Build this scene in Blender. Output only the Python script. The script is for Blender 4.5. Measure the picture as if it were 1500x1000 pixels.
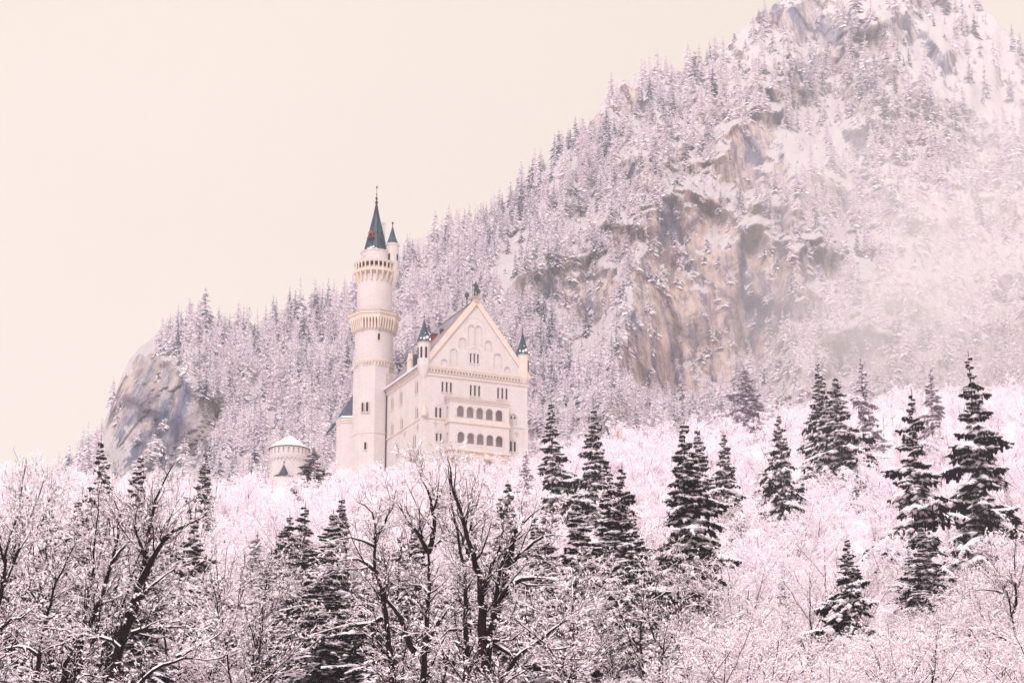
import bpy, bmesh, math, random
import numpy as np
from mathutils import Vector, Matrix
for _o in list(bpy.data.objects): bpy.data.objects.remove(_o)
S = bpy.context.scene
COL = S.collection
PI = math.pi
R = math.radians

# ------------------------------------------------------------------ camera, sky, sun, exposure
F = 3383.0                      # focal length in photo pixels (1500 wide)
PITCH = R(16.9)
CAMZ = 1.7
cam = bpy.data.cameras.new('camera'); camo = bpy.data.objects.new('camera', cam); COL.objects.link(camo)
cam.sensor_width = 36; cam.lens = F / 1500 * 36; cam.clip_start = 0.5; cam.clip_end = 20000
camo.location = (0, 0, CAMZ); camo.rotation_euler = (PI / 2 + PITCH, 0, 0)
S.camera = camo

SUN_EL, SUN_AZ = R(38), R(-16)   # azimuth of the sun measured from straight behind the camera, negative = to the left
sdir = Vector((math.sin(SUN_AZ) * math.cos(SUN_EL), -math.cos(SUN_AZ) * math.cos(SUN_EL), math.sin(SUN_EL)))
sun = bpy.data.lights.new('sun', 'SUN'); sun.energy = 2.15; sun.angle = R(14); sun.color = (1.0, 0.90, 0.925)
suno = bpy.data.objects.new('sun', sun); COL.objects.link(suno)
suno.rotation_euler = sdir.to_track_quat('Z', 'Y').to_euler()

W = bpy.data.worlds.new('World'); S.world = W; W.use_nodes = True
nt = W.node_tree; nt.nodes.clear()
wo = nt.nodes.new('ShaderNodeOutputWorld'); bg = nt.nodes.new('ShaderNodeBackground')
sky = nt.nodes.new('ShaderNodeTexSky'); sky.sky_type = 'NISHITA'; sky.sun_disc = False
sky.sun_elevation = SUN_EL; sky.sun_rotation = math.atan2(sdir.x, sdir.y)
tc = nt.nodes.new('ShaderNodeTexCoord'); mp = nt.nodes.new('ShaderNodeMapping'); mp.inputs['Scale'].default_value = (1, 1, 2.2)
nz = nt.nodes.new('ShaderNodeTexNoise'); nz.inputs['Scale'].default_value = 3.2; nz.inputs['Detail'].default_value = 5; nz.inputs['Roughness'].default_value = .45
cr = nt.nodes.new('ShaderNodeValToRGB')          # the cloud layer, almost even
cr.color_ramp.elements[0].position = .3; cr.color_ramp.elements[0].color = (.618, .531, .450, 1)
cr.color_ramp.elements[1].position = .7; cr.color_ramp.elements[1].color = (.645, .556, .474, 1)
hs = nt.nodes.new('ShaderNodeMixRGB'); hs.blend_type = 'MULTIPLY'; hs.inputs['Fac'].default_value = 1; hs.inputs['Color2'].default_value = (10, 10, 10, 1)
mx = nt.nodes.new('ShaderNodeMixRGB'); mx.inputs['Fac'].default_value = .96
nt.links.new(tc.outputs['Generated'], mp.inputs['Vector']); nt.links.new(mp.outputs['Vector'], nz.inputs['Vector'])
nt.links.new(nz.outputs['Fac'], cr.inputs['Fac'])
nt.links.new(cr.outputs['Color'], hs.inputs['Color1'])
nt.links.new(sky.outputs['Color'], mx.inputs['Color1']); nt.links.new(hs.outputs['Color'], mx.inputs['Color2'])
nt.links.new(mx.outputs['Color'], bg.inputs['Color']); bg.inputs['Strength'].default_value = 0.1
nt.links.new(bg.outputs['Background'], wo.inputs['Surface'])
S.view_settings.view_transform = 'Standard'; S.view_settings.look = 'None'
S.view_settings.exposure = 0.56; S.view_settings.gamma = 1.0
S.render.engine = 'CYCLES'
try:
    S.cycles.max_bounces = 9; S.cycles.diffuse_bounces = 7; S.cycles.volume_bounces = 4; S.cycles.transparent_max_bounces = 8
    S.cycles.use_denoising = True
except Exception: pass

# ------------------------------------------------------------------ helpers
CP, SP = math.cos(PITCH), math.sin(PITCH)
def ray(px, py):
    xc, yc = (px - 750) / F, (500 - py) / F
    return Vector((xc, CP - yc * SP, SP + yc * CP))
def at(px, py, Y):
    d = ray(px, py); t = Y / d.y
    return Vector((d.x * t, Y, CAMZ + d.z * t))
def project(p):
    d = p[1] * CP + (p[2] - CAMZ) * SP
    v = -p[1] * SP + (p[2] - CAMZ) * CP
    return 750 + F * p[0] / d, 500 - F * v / d
def mpp(p):                      # metres per photo pixel at a point
    return (p[1] * CP + (p[2] - CAMZ) * SP) / F

def tag(o, label=None, cat=None, group=None, kind=None):
    if label: o['label'] = label
    if cat: o['category'] = cat
    if group: o['group'] = group
    if kind: o['kind'] = kind
    return o
def empty(name, loc=(0, 0, 0), rz=0):
    o = bpy.data.objects.new(name, None); COL.objects.link(o); o.location = loc; o.rotation_euler = (0, 0, rz)
    o.empty_display_size = .5
    return o
def link(name, me, parent=None):
    o = bpy.data.objects.new(name, me); COL.objects.link(o)
    if parent: o.parent = parent
    return o
def mesh(name, V, tris=None, quads=None, mats=(), mi=None, smooth=False):
    """numpy arrays to a mesh; mi = material index per face (tris first, then quads)"""
    me = bpy.data.meshes.new(name)
    V = np.asarray(V, dtype=np.float32).reshape(-1, 3)
    tris = np.zeros((0, 3), int) if tris is None else np.asarray(tris).reshape(-1, 3)
    quads = np.zeros((0, 4), int) if quads is None else np.asarray(quads).reshape(-1, 4)
    nl = tris.size + quads.size
    me.vertices.add(len(V)); me.vertices.foreach_set('co', V.ravel())
    me.loops.add(nl); me.loops.foreach_set('vertex_index', np.concatenate([tris.ravel(), quads.ravel()]).astype(np.int32))
    npoly = len(tris) + len(quads)
    me.polygons.add(npoly)
    tot = np.concatenate([np.full(len(tris), 3), np.full(len(quads), 4)]).astype(np.int32)
    me.polygons.foreach_set('loop_start', (np.cumsum(tot) - tot).astype(np.int32))
    try: me.polygons.foreach_set('loop_total', tot)
    except Exception: pass
    for m in mats: me.materials.append(m)
    if mi is not None: me.polygons.foreach_set('material_index', np.asarray(mi, dtype=np.int32))
    me.polygons.foreach_set('use_smooth', np.full(npoly, bool(smooth)))
    me.update(calc_edges=True)
    me.validate()
    return me

class Buf:
    """collects numpy verts and faces"""
    def __init__(s): s.V = []; s.T = []; s.Q = []; s.n = 0; s.tm = []; s.qm = []
    def add(s, V, T=None, Q=None, m=0):
        V = np.asarray(V, float).reshape(-1, 3)
        if T is not None and len(T): T = np.asarray(T).reshape(-1, 3); s.T.append(T + s.n); s.tm.append(np.full(len(T), m))
        if Q is not None and len(Q): Q = np.asarray(Q).reshape(-1, 4); s.Q.append(Q + s.n); s.qm.append(np.full(len(Q), m))
        s.V.append(V); s.n += len(V)
    def mesh(s, name, mats, smooth=False):
        V = np.concatenate(s.V) if s.V else np.zeros((0, 3))
        T = np.concatenate(s.T) if s.T else None; Q = np.concatenate(s.Q) if s.Q else None
        mi = np.concatenate(s.tm + s.qm) if (s.tm or s.qm) else None
        return mesh(name, V, T, Q, mats, mi, smooth)
    # --- solid helpers
    def box(s, x0, x1, y0, y1, z0, z1, m=0):
        V = [(x, y, z) for z in (z0, z1) for y in (y0, y1) for x in (x0, x1)]
        s.add(V, Q=[(0, 2, 3, 1), (4, 5, 7, 6), (0, 1, 5, 4), (2, 6, 7, 3), (0, 4, 6, 2), (1, 3, 7, 5)], m=m)
    def lathe(s, cx, cy, prof, n=32, m=0, a0=0.0, cap=True):
        A = a0 + np.arange(n) * 2 * PI / n
        V = np.concatenate([np.stack([cx + r * np.cos(A), cy + r * np.sin(A), np.full(n, z)], 1) for r, z in prof])
        i = np.arange(n); j = (i + 1) % n
        Q = np.concatenate([np.stack([k * n + i, k * n + j, (k + 1) * n + j, (k + 1) * n + i], 1) for k in range(len(prof) - 1)])
        s.add(V, Q=Q, m=m)
        if cap:
            for k, fl in ((0, True), (len(prof) - 1, False)):
                r, z = prof[k]
                if r > 1e-4:
                    Vc = np.concatenate([V[k * n:(k + 1) * n], [[cx, cy, z]]])
                    T = np.stack([j, i, np.full(n, n)], 1) if fl else np.stack([i, j, np.full(n, n)], 1)
                    s.add(Vc, T=T, m=m)
    def extrude(s, poly, y0, y1, m=0, ax='y'):
        """poly: list of (x,z), extruded along y (or for ax='x': list of (y,z) extruded along x); convex fan caps"""
        n = len(poly)
        if ax == 'y': V = [(a, y0, b) for a, b in poly] + [(a, y1, b) for a, b in poly]
        else: V = [(y0, a, b) for a, b in poly] + [(y1, a, b) for a, b in poly]
        Q = [(i, (i + 1) % n, n + (i + 1) % n, n + i) for i in range(n)]
        T = [(0, i + 1, i) for i in range(1, n - 1)] + [(n, n + i, n + i + 1) for i in range(1, n - 1)]
        s.add(V, T=T, Q=Q, m=m)
    def tube(s, P, rad, n=8, m=0, cap=True):
        P = np.asarray(P, float); rad = np.asarray(rad, float) if np.ndim(rad) else np.full(len(P), rad)
        T_ = np.gradient(P, axis=0); T_ /= np.linalg.norm(T_, axis=1)[:, None] + 1e-9
        ref = np.tile([0.31, 0.9, 0.1], (len(P), 1)) if abs(T_[:, 2]).mean() > .6 else np.tile([0, 0, 1.0], (len(P), 1))
        a = np.cross(T_, ref); a /= np.linalg.norm(a, axis=1)[:, None] + 1e-9; b = np.cross(T_, a)
        A = np.arange(n) * 2 * PI / n
        V = P[:, None, :] + rad[:, None, None] * (np.cos(A)[None, :, None] * a[:, None, :] + np.sin(A)[None, :, None] * b[:, None, :])
        k = len(P); i = np.arange(n); j = (i + 1) % n
        Q = np.concatenate([np.stack([q * n + i, q * n + j, (q + 1) * n + j, (q + 1) * n + i], 1) for q in range(k - 1)])
        s.add(V.reshape(-1, 3), Q=Q, m=m)
        if cap:
            for e in (0, k - 1):
                s.add(V[e], T=[(0, q, q + 1) for q in range(1, n - 1)], m=m)

def bm_fix(me):
    b = bmesh.new(); b.from_mesh(me); bmesh.ops.remove_doubles(b, verts=b.verts, dist=1e-4)
    bmesh.ops.recalc_face_normals(b, faces=b.faces); b.to_mesh(me); b.free(); me.update()
    return me

# noise on numpy arrays (value noise with a lattice hash)
def _h(ix, iy, iz, seed):
    n = (ix * 374761393 + iy * 668265263 + iz * 2147483647 + seed * 974711) & 0xFFFFFFFF
    n = ((n ^ (n >> 13)) * 1274126177) & 0xFFFFFFFF
    n = ((n ^ (n >> 16)) * 2246822519) & 0xFFFFFFFF
    return ((n ^ (n >> 15)) & 0xFFFFFF) / float(0xFFFFFF)
def vnoise(x, y, z=0.0, seed=0):
    x, y, z = np.broadcast_arrays(np.asarray(x, float), np.asarray(y, float), np.asarray(z, float))
    ix, iy, iz = np.floor(x).astype(np.int64), np.floor(y).astype(np.int64), np.floor(z).astype(np.int64)
    fx, fy, fz = x - ix, y - iy, z - iz
    fx, fy, fz = [f * f * (3 - 2 * f) for f in (fx, fy, fz)]
    r = 0
    for dx in (0, 1):
        for dy in (0, 1):
            for dz in (0, 1):
                w = (fx if dx else 1 - fx) * (fy if dy else 1 - fy) * (fz if dz else 1 - fz)
                r = r + w * _h(ix + dx, iy + dy, iz + dz, seed)
    return r * 2 - 1
def fbm(x, y, z=0.0, seed=0, o=4, rough=.5):
    a, s, t = 1.0, 0, 0
    for k in range(o):
        s = s + a * vnoise(x * 2 ** k, y * 2 ** k, np.asarray(z) * 2 ** k, seed + k * 17); t += a; a *= rough
    return s / t
def ridged(x, y, z=0.0, seed=0, o=4):
    a, s, t = 1.0, 0, 0
    for k in range(o):
        s = s + a * (1 - 2 * abs(vnoise(x * 2 ** k, y * 2 ** k, np.asarray(z) * 2 ** k, seed + k * 17))); t += a; a *= .5
    return s / t
def inpoly(x, y, poly):
    x = np.asarray(x, float); y = np.asarray(y, float); r = np.zeros(x.shape, bool); n = len(poly)
    for i in range(n):
        x0, y0 = poly[i]; x1, y1 = poly[(i + 1) % n]
        c = ((y0 > y) != (y1 > y))
        with np.errstate(divide='ignore', invalid='ignore'):
            r ^= c & (x < (x1 - x0) * (y - y0) / ((y1 - y0) if y1 != y0 else 1e-9) + x0)
    return r

# ------------------------------------------------------------------ materials
def newmat(name, base=(.5, .5, .5), rough=.8, spec=.2):
    m = bpy.data.materials.new(name); m.use_nodes = True
    b = m.node_tree.nodes['Principled BSDF']
    b.inputs['Base Color'].default_value = (*base, 1); b.inputs['Roughness'].default_value = rough
    b.inputs['Specular IOR Level'].default_value = spec
    return m, m.node_tree, b
def ramp(t, pts):
    r = t.nodes.new('ShaderNodeValToRGB'); e = r.color_ramp.elements
    while len(e) < len(pts): e.new(.5)
    for k, (p, c) in enumerate(pts): e[k].position = p; e[k].color = (*c, 1)
    return r
def noise_node(t, scale, detail=4, rough=.55, mapping=None, coord='Object'):
    c = t.nodes.new('ShaderNodeTexCoord'); n = t.nodes.new('ShaderNodeTexNoise')
    n.inputs['Scale'].default_value = scale; n.inputs['Detail'].default_value = detail; n.inputs['Roughness'].default_value = rough
    if mapping:
        m = t.nodes.new('ShaderNodeMapping'); m.inputs['Scale'].default_value = mapping
        t.links.new(c.outputs[coord], m.inputs['Vector']); t.links.new(m.outputs['Vector'], n.inputs['Vector'])
    else: t.links.new(c.outputs[coord], n.inputs['Vector'])
    return n
def bump(t, b, src, strength, dist):
    n = t.nodes.new('ShaderNodeBump'); n.inputs['Strength'].default_value = strength; n.inputs['Distance'].default_value = dist
    t.links.new(src, n.inputs['Height']); t.links.new(n.outputs['Normal'], b.inputs['Normal'])
def simple(name, c0, c1, scale, rough=.85, spec=.15, detail=4, mapping=None, bmp=None, coord='Object'):
    m, t, b = newmat(name, c0, rough, spec)
    n = noise_node(t, scale, detail, .55, mapping, coord); r = ramp(t, [(.35, c0), (.65, c1)])
    t.links.new(n.outputs['Fac'], r.inputs['Fac']); t.links.new(r.outputs['Color'], b.inputs['Base Color'])
    if bmp: bump(t, b, n.outputs['Fac'], *bmp)
    return m
SNOW = (.93, .875, .93)
M = {}
M['snow'] = simple('snow', (.91, .845, .91), (.955, .90, .955), 1.5, .75, .15)
M['snow_far'] = simple('snow_far', (.91, .86, .92), (.96, .91, .96), .02, .8, .1)
M['bark'] = simple('bark', (.004, .001, .002), (.016, .006, .009), 6, .95, .1, 5, (1, 1, .25), (.6, .03))
M['twig'] = simple('twig', (.018, .004, .010), (.065, .022, .036), 3)
M['frost_twig'] = simple('frost_twig', (.86, .79, .84), (.95, .905, .945), .5)
M['needle_mid'] = simple('needle_mid', (.20, .17, .22), (.34, .29, .34), .8)
M['needle'] = simple('needle', (.005, .0015, .005), (.016, .007, .011), 1.2, .95, .03)
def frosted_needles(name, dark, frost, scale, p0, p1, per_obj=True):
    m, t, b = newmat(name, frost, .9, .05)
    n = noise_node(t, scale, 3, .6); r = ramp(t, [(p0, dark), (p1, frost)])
    if per_obj:      # every tree its own patches: shed snow, plus shade of the gaps painted navy
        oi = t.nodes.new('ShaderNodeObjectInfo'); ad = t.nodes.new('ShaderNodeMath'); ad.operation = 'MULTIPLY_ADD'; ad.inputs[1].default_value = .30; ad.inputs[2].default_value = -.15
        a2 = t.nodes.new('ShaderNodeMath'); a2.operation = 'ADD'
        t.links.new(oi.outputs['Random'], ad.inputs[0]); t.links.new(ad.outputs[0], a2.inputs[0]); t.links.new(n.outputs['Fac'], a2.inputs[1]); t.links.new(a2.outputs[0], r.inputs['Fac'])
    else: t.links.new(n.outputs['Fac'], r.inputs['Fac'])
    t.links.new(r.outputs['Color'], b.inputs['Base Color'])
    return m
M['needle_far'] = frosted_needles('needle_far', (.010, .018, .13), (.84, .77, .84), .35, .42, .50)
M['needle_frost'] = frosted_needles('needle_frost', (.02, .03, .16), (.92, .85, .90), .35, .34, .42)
# ------------------------------------------------------------------ near hillside (ground)
GX = np.array([-300, 0, 200, 330, 500, 650, 800, 950, 1100, 1250, 1400, 1500, 1800], float)
GT = [  # Y, photo row of the bare ground for each column above
    (60, [1265] * 13),
    (110, [1135] * 13),
    (160, [1065, 1065, 1062, 1060, 1060, 1060, 1058, 1055, 1050, 1050, 1050, 1050, 1050]),
    (220, [985, 985, 980, 980, 980, 980, 975, 968, 960, 955, 955, 955, 955]),
    (300, [900, 900, 895, 892, 890, 890, 885, 870, 858, 850, 845, 845, 845]),
    (400, [815, 815, 810, 800, 792, 788, 785, 768, 750, 738, 728, 725, 720]),
    (480, [770, 770, 765, 752, 738, 735, 730, 712, 690, 672, 655, 650, 640]),
    (560, [750, 745, 735, 722, 712, 708, 700, 680, 648, 625, 605, 600, 590]),
    (640, [760, 750, 735, 720, 710, 702, 692, 668, 632, 606, 588, 580, 570]),
]
GY = np.array([g[0] for g in GT], float); GP = np.array([g[1] for g in GT], float)
def _elev(px, Y):
    px = np.clip(px, GX[0], GX[-1]); Yc = np.clip(Y, 60, 640)
    i = np.clip(np.searchsorted(GX, px) - 1, 0, len(GX) - 2); j = np.clip(np.searchsorted(GY, Yc) - 1, 0, len(GY) - 2)
    u = (px - GX[i]) / (GX[i + 1] - GX[i]); v = (Yc - GY[j]) / (GY[j + 1] - GY[j])
    r = (GP[j, i] * (1 - u) + GP[j, i + 1] * u) * (1 - v) + (GP[j + 1, i] * (1 - u) + GP[j + 1, i + 1] * u) * v
    return np.tan(PITCH + np.arctan((500 - r) / F))
def ground_z(x, Y):
    x = np.asarray(x, float); Y = np.asarray(Y, float)
    Ye = np.maximum(Y, 60)
    px = 750 + F * x / (Ye * 1.03)
    z = CAMZ + _elev(px, Y) * Ye
    z = np.where(Y < 60, z * np.clip((Y - 5) / 55, 0, 1) ** 1.3, z)
    z = np.where(Y > 640, z - np.maximum(Y - 640, 0) * .55, z)
    z = z + 1.2 * fbm(x / 26, Y / 26, 0, 5, 3) * np.clip((Y - 20) / 60, 0, 1)
    side = np.clip((np.abs(x) - 210) / 130, 0, 1)
    return z * (1 - side * side * (3 - 2 * side)) - 6 * side
xs = np.arange(-350, 351, 5.0); ys = np.arange(-60, 861, 5.0)
X_, Y_ = np.meshgrid(xs, ys)
Z_ = ground_z(X_, Y_)
def gridq(nr, nc):
    i = np.arange(nr - 1)[:, None] * nc + np.arange(nc - 1)[None, :]
    return np.stack([i, i + 1, i + nc + 1, i + nc], -1).reshape(-1, 4)
me = mesh('hillside', np.stack([X_, Y_, Z_], -1), quads=gridq(len(ys), len(xs)), mats=[M['snow']], smooth=True)
tag(link('hillside', me), 'snow covered wooded hillside rising to the castle', None, None, 'structure')
me = mesh('ground', [(-3800, -900, -9), (3800, -900, -9), (3800, 4300, -9), (-3800, 4300, -9)], quads=[(0, 1, 2, 3)], mats=[M['snow_far']])
tag(link('ground', me), 'snow covered valley floor', None, None, 'structure')

# ------------------------------------------------------------------ mountain
RP = np.array([(-260, 800), (0, 745), (60, 718), (110, 668), (150, 625), (165, 585), (185, 535), (205, 508), (235, 487), (270, 470), (300, 468), (350, 480),
      (400, 470), (450, 446), (500, 430), (550, 398), (600, 352), (650, 342), (700, 325), (750, 290), (800, 240), (850, 192),
      (900, 135), (935, 108), (1000, 100), (1050, 70), (1100, 30), (1150, -8), (1200, -50), (1300, -75), (1380, -35),
      (1430, 8), (1500, 55), (1600, 120), (1780, 260)], float)
RY = np.array([(-260, 1020), (60, 1040), (160, 1080), (300, 1180), (450, 1320), (600, 1500), (800, 1750), (1000, 2050), (1200, 2350), (1400, 2420), (1780, 2300)], float)
CLIFFS = [
    [(163, 660), (168, 600), (196, 520), (226, 512), (262, 545), (292, 578), (345, 585), (325, 625), (300, 640), (288, 690), (200, 700)],
    [(745, 440), (760, 405), (830, 388), (875, 372), (905, 395), (895, 440), (868, 482), (845, 470), (812, 470), (780, 440)],
    [(920, 470), (928, 380), (945, 320), (1000, 285), (1045, 300), (1062, 345), (1050, 420), (1058, 500), (1090, 550), (1040, 585), (985, 575), (940, 575), (905, 540)],
    [(1040, 310), (1075, 320), (1085, 560), (1040, 580)], [(838, 200), (862, 168), (885, 185), (872, 215)], [(1060, 75), (1085, 60), (1105, 90), (1080, 110)],
    [(1120, 25), (1145, 0), (1158, 30), (1135, 50)], [(1225, 190), (1260, 185), (1275, 215), (1240, 225)], [(860, 330), (900, 320), (925, 350), (890, 375)], [(1255, 60), (1290, 50), (1300, 85), (1265, 95)],
    [(1060, 205), (1110, 172), (1150, 165), (1150, 225), (1135, 270), (1095, 285), (1055, 250)],
    [(1068, 370), (1110, 330), (1150, 360), (1140, 470), (1120, 540), (1080, 520)],
    [(1160, 20), (1205, -20), (1225, 30), (1210, 75), (1175, 70)],
    [(1310, 40), (1345, 15), (1370, 70), (1400, 80), (1390, 115), (1340, 80)],
    [(1450, 100), (1480, 90), (1500, 130), (1470, 140)],
    [(895, 130), (935, 128), (950, 160), (920, 170)],
    [(1190, 500), (1260, 470), (1330, 500), (1290, 560), (1200, 560)],
    [(1120, 400), (1180, 360), (1240, 380), (1200, 470), (1140, 480)],
    [(690, 150), (690, 150), (690, 151)],
]
FIELDS = [  # open snow
    [(812, 530), (820, 505), (850, 490), (890, 472), (893, 505), (850, 530), (830, 540)],
    [(715, 425), (722, 385), (745, 350), (778, 345), (760, 385), (745, 430)],
    [(585, 372), (592, 345), (612, 336), (630, 348), (632, 372), (610, 390)],
    [(1120, 215), (1160, 150), (1230, 140), (1270, 170), (1230, 240), (1160, 250)],
    [(1340, 0), (1420, 10), (1500, 60), (1500, 200), (1400, 150), (1330, 90)],
    [(1280, 380), (1330, 330), (1500, 340), (1500, 390), (1380, 410), (1300, 400)],
    [(810, 330), (860, 310), (880, 330), (850, 360), (815, 360)],
    [(870, 460), (900, 420), (920, 440), (900, 480)],
]
cols = np.arange(-260, 1781, 4.0); NR = 300
ridge_py = np.interp(cols, RP[:, 0], RP[:, 1]) + 5 * fbm(cols / 34, 3.3, 0, 8, 3) + np.clip((cols - 700) / 200, 0, 1) * (13 * fbm(cols / 48, 7.7, 0, 18, 3) + 9 * ridged(cols / 16, 1.7, 0, 28, 3))
ridge_Y = np.interp(cols, RY[:, 0], RY[:, 1])
t = np.linspace(0, 1, NR)
PX = np.tile(cols[None, :], (NR, 1)); PYb = 800.0
PY = PYb + (ridge_py[None, :] - PYb) * t[:, None]
PY = np.where(ridge_py[None, :] > PYb - 30, PYb - 30 * t[:, None], PY)
jx = 16 * fbm(PX / 60, PY / 60, 0, 31, 4); jy = 16 * fbm(PX / 60, PY / 60, 0, 47, 4)
cl = np.zeros(PX.shape); sf = np.zeros(PX.shape)
for p in CLIFFS: cl = np.maximum(cl, inpoly(PX + jx, PY + jy, p))
for p in FIELDS: sf = np.maximum(sf, inpoly(PX + jx * .5, PY + jy * .5, p))
def blur(a, k):
    for ax in (0, 1):
        s = np.zeros_like(a); c = 0
        for d in range(-k, k + 1): s = s + np.roll(a, d, ax); c += 1
        a = s / c
    return a
clb, sfb = blur(cl, 2), blur(sf, 2)
sfo = np.zeros(PX.shape)
for p in FIELDS[:3]: sfo = np.maximum(sfo, inpoly(PX + jx * .5, PY + jy * .5, p))
# small rock bands everywhere on the upper and right parts
band = ridged((PX * .8 + PY * .6) / 70, (PY - PX * .5) / 45, 0, 61, 4)
right = np.clip((PX - 650) / 250, 0, 1)
g = np.exp(1.5 * fbm(PX / 55, PY / 32, 0, 71, 4)) * (1 - .86 * clb) * (1 + 1.2 * sfb)
g = g * np.where((band > .42) & (clb < .5), 1 - .75 * right, 1)
g = np.maximum(g, .04)
cum = np.cumsum(g, 0); cum = (cum - cum[:1]) / (cum[-1:] - cum[:1])
for _ in range(2): cum = (np.roll(cum, 1, 1) + cum * 2 + np.roll(cum, -1, 1)) / 4
def hbl(a, k, ax):
    s = np.zeros_like(a); pd = [(0, 0), (0, 0)]; pd[ax] = (k, k); p = np.pad(a, pd, mode='edge'); n = a.shape[ax]
    for d in range(2 * k + 1): s = s + (p[d:d + n] if ax == 0 else p[:, d:d + n])
    return s / (2 * k + 1)
hp_ = cum - hbl(cum, 14, 1)
cum = cum - .85 * hbl(hp_, 22, 0)
YY = 720 + (ridge_Y[None, :] - 720) * (cum * .96 + t[:, None] * .04)
# ribs and buttresses in depth
Zt = np.tan(PITCH + np.arctan((500 - PY) / F)) * YY
Xt = (PX - 750) / F * YY * 1.05
rib = ridged(Xt / 150, Zt / 330, YY / 900, 81, 5)
rib2 = ridged(Xt / 34, Zt / 90, YY / 120, 91, 4)
env = np.clip(t[:, None] * 6, 0, 1) * np.clip((1 - t[:, None]) * 10, 0.15, 1)
crag = np.clip(ridged(Xt / 85 + .3 * Zt / 85, Zt / 62, YY / 240, 161, 4) - .12, 0, 1)
crag2 = np.clip(ridged(Xt / 30, Zt / 24 - .4 * Xt / 30, YY / 90, 171, 4) - .2, 0, 1)
YY = YY - env * (1 - clb) * (1 - .8 * sfb) * (.25 + .75 * np.clip((PX - 560) / 250, 0, 1)) * (52 * crag + 24 * crag2)
YY = YY - env * (38 * rib * (1 - .7 * clb) + 7 * rib2 * (1 - .6 * sfb) * (1 - .75 * clb) + (1.4 + 1.0 * clb) * ridged(Xt / 9, Zt / 38, 0, 97, 4) + np.where(PX < 400, 15, 9) * clb * (np.round(fbm(Xt / 16, Zt / 60, 0, 98, 3) * 5) / 5) + 3 * clb * (np.round(fbm(Xt / 7, Zt / 14, 0, 99, 2) * 4) / 4))
d_y = CP - (500 - PY) / F * SP; d_z = SP + (500 - PY) / F * CP
T_ = YY / d_y
MX, MY, MZ = (PX - 750) / F * T_, YY, CAMZ + d_z * T_
# far side of the ridge
bk = 26
bs = np.linspace(0, 1, bk + 1)[1:, None]
BX = MX[-1][None, :] * (1 + .25 * bs); BY = MY[-1][None, :] + 1500 * bs
BZ = MZ[-1][None, :] * (1 - bs) ** 1.6 - 12 * bs + 14 * fbm(BX / 120, BY / 120, 0, 3, 4) * (1 - bs)
VX, VY, VZ = [np.concatenate([a, b]) for a, b in ((MX, BX), (MY, BY), (MZ, BZ))]
# outer columns sink to the valley floor
w = np.clip(np.minimum(np.arange(len(cols)), np.arange(len(cols))[::-1]) / 22.0, 0, 1)[None, :]
VZ = VZ * w - 12 * (1 - w)
# crags : small sideways displacement on the world position
dis = fbm(VX / 22, VY / 22, VZ / 22, 131, 4)
VZ = VZ + 2.0 * dis * (1 - .6 * np.concatenate([clb, np.zeros((bk, len(cols)))]))
# rock amount per vertex : cliffs, steep bands
dz = np.gradient(VZ, axis=0); dyv = np.gradient(VY, axis=0); steep = np.degrees(np.arctan2(dz, np.abs(dyv) + 1e-6))
clf = np.concatenate([clb, np.zeros((bk, len(cols)))]); sff = np.concatenate([sfb, np.zeros((bk, len(cols)))])
rock = np.clip((steep - 44) / 18, 0, 1) * (1 - .8 * sff) * .85 + np.where(np.concatenate([PX, np.zeros((bk, len(cols)))]) < 420, 1.05, .76) * clf
rock = rock + .34 * np.concatenate([right * (band > .2) * (1 - .8 * sfb), np.zeros((bk, len(cols)))])
rock = rock + np.concatenate([.55 * np.clip(crag * 2.2, 0, 1) * right * (1 - .85 * sfb) * (1 - clb), np.zeros((bk, len(cols)))])
rock = np.clip(rock, 0, 1.1)
warm = np.concatenate([np.clip((PX - 780) / 200, 0, 1) * np.clip((1180 - PX) / 120, 0, 1) * (1 + 0 * PY), np.zeros((bk, len(cols)))])
mm, t_, b_ = newmat('mountain', SNOW, .9, .08)
at1 = t_.nodes.new('ShaderNodeAttribute'); at1.attribute_name = 'rock'
at2 = t_.nodes.new('ShaderNodeAttribute'); at2.attribute_name = 'warm'
n1 = noise_node(t_, .03, 10, .68, (1, .4, 1)); n2 = noise_node(t_, .08, 10, .68, (1, .06, .13)); n3 = noise_node(t_, .12, 9, .74, (1, .35, 1)); n4 = noise_node(t_, .22, 10, .74, (1, .06, .30))
r2 = ramp(t_, [(.40, (.26, .29, .45)), (.46, (.56, .52, .60)), (.52, (.74, .66, .68)), (.60, (.83, .73, .71))])
r3 = ramp(t_, [(.40, (.26, .24, .36)), (.46, (.60, .48, .48)), (.52, (.80, .63, .55)), (.60, (.88, .74, .66))])
r4 = ramp(t_, [(.37, (.30, .29, .42)), (.45, (.80, .77, .82)), (.56, (1.16, 1.14, 1.12))])
def math_node(op, a, b=None, c=None):
    n = t_.nodes.new('ShaderNodeMath'); n.operation = op
    for k, v in enumerate((a, b, c)):
        if v is None: continue
        if isinstance(v, (int, float)): n.inputs[k].default_value = v
        else: t_.links.new(v, n.inputs[k])
    return n.outputs[0]
t_.links.new(n2.outputs['Fac'], r2.inputs['Fac']); t_.links.new(n2.outputs['Fac'], r3.inputs['Fac']); t_.links.new(n4.outputs['Fac'], r4.inputs['Fac'])
mw = t_.nodes.new('ShaderNodeMixRGB'); t_.links.new(at2.outputs['Fac'], mw.inputs['Fac'])
t_.links.new(r2.outputs['Color'], mw.inputs['Color1']); t_.links.new(r3.outputs['Color'], mw.inputs['Color2'])
m4 = t_.nodes.new('ShaderNodeMixRGB'); m4.blend_type = 'MULTIPLY'; m4.inputs['Fac'].default_value = .9
t_.links.new(mw.outputs['Color'], m4.inputs['Color1']); t_.links.new(r4.outputs['Color'], m4.inputs['Color2'])
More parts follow.
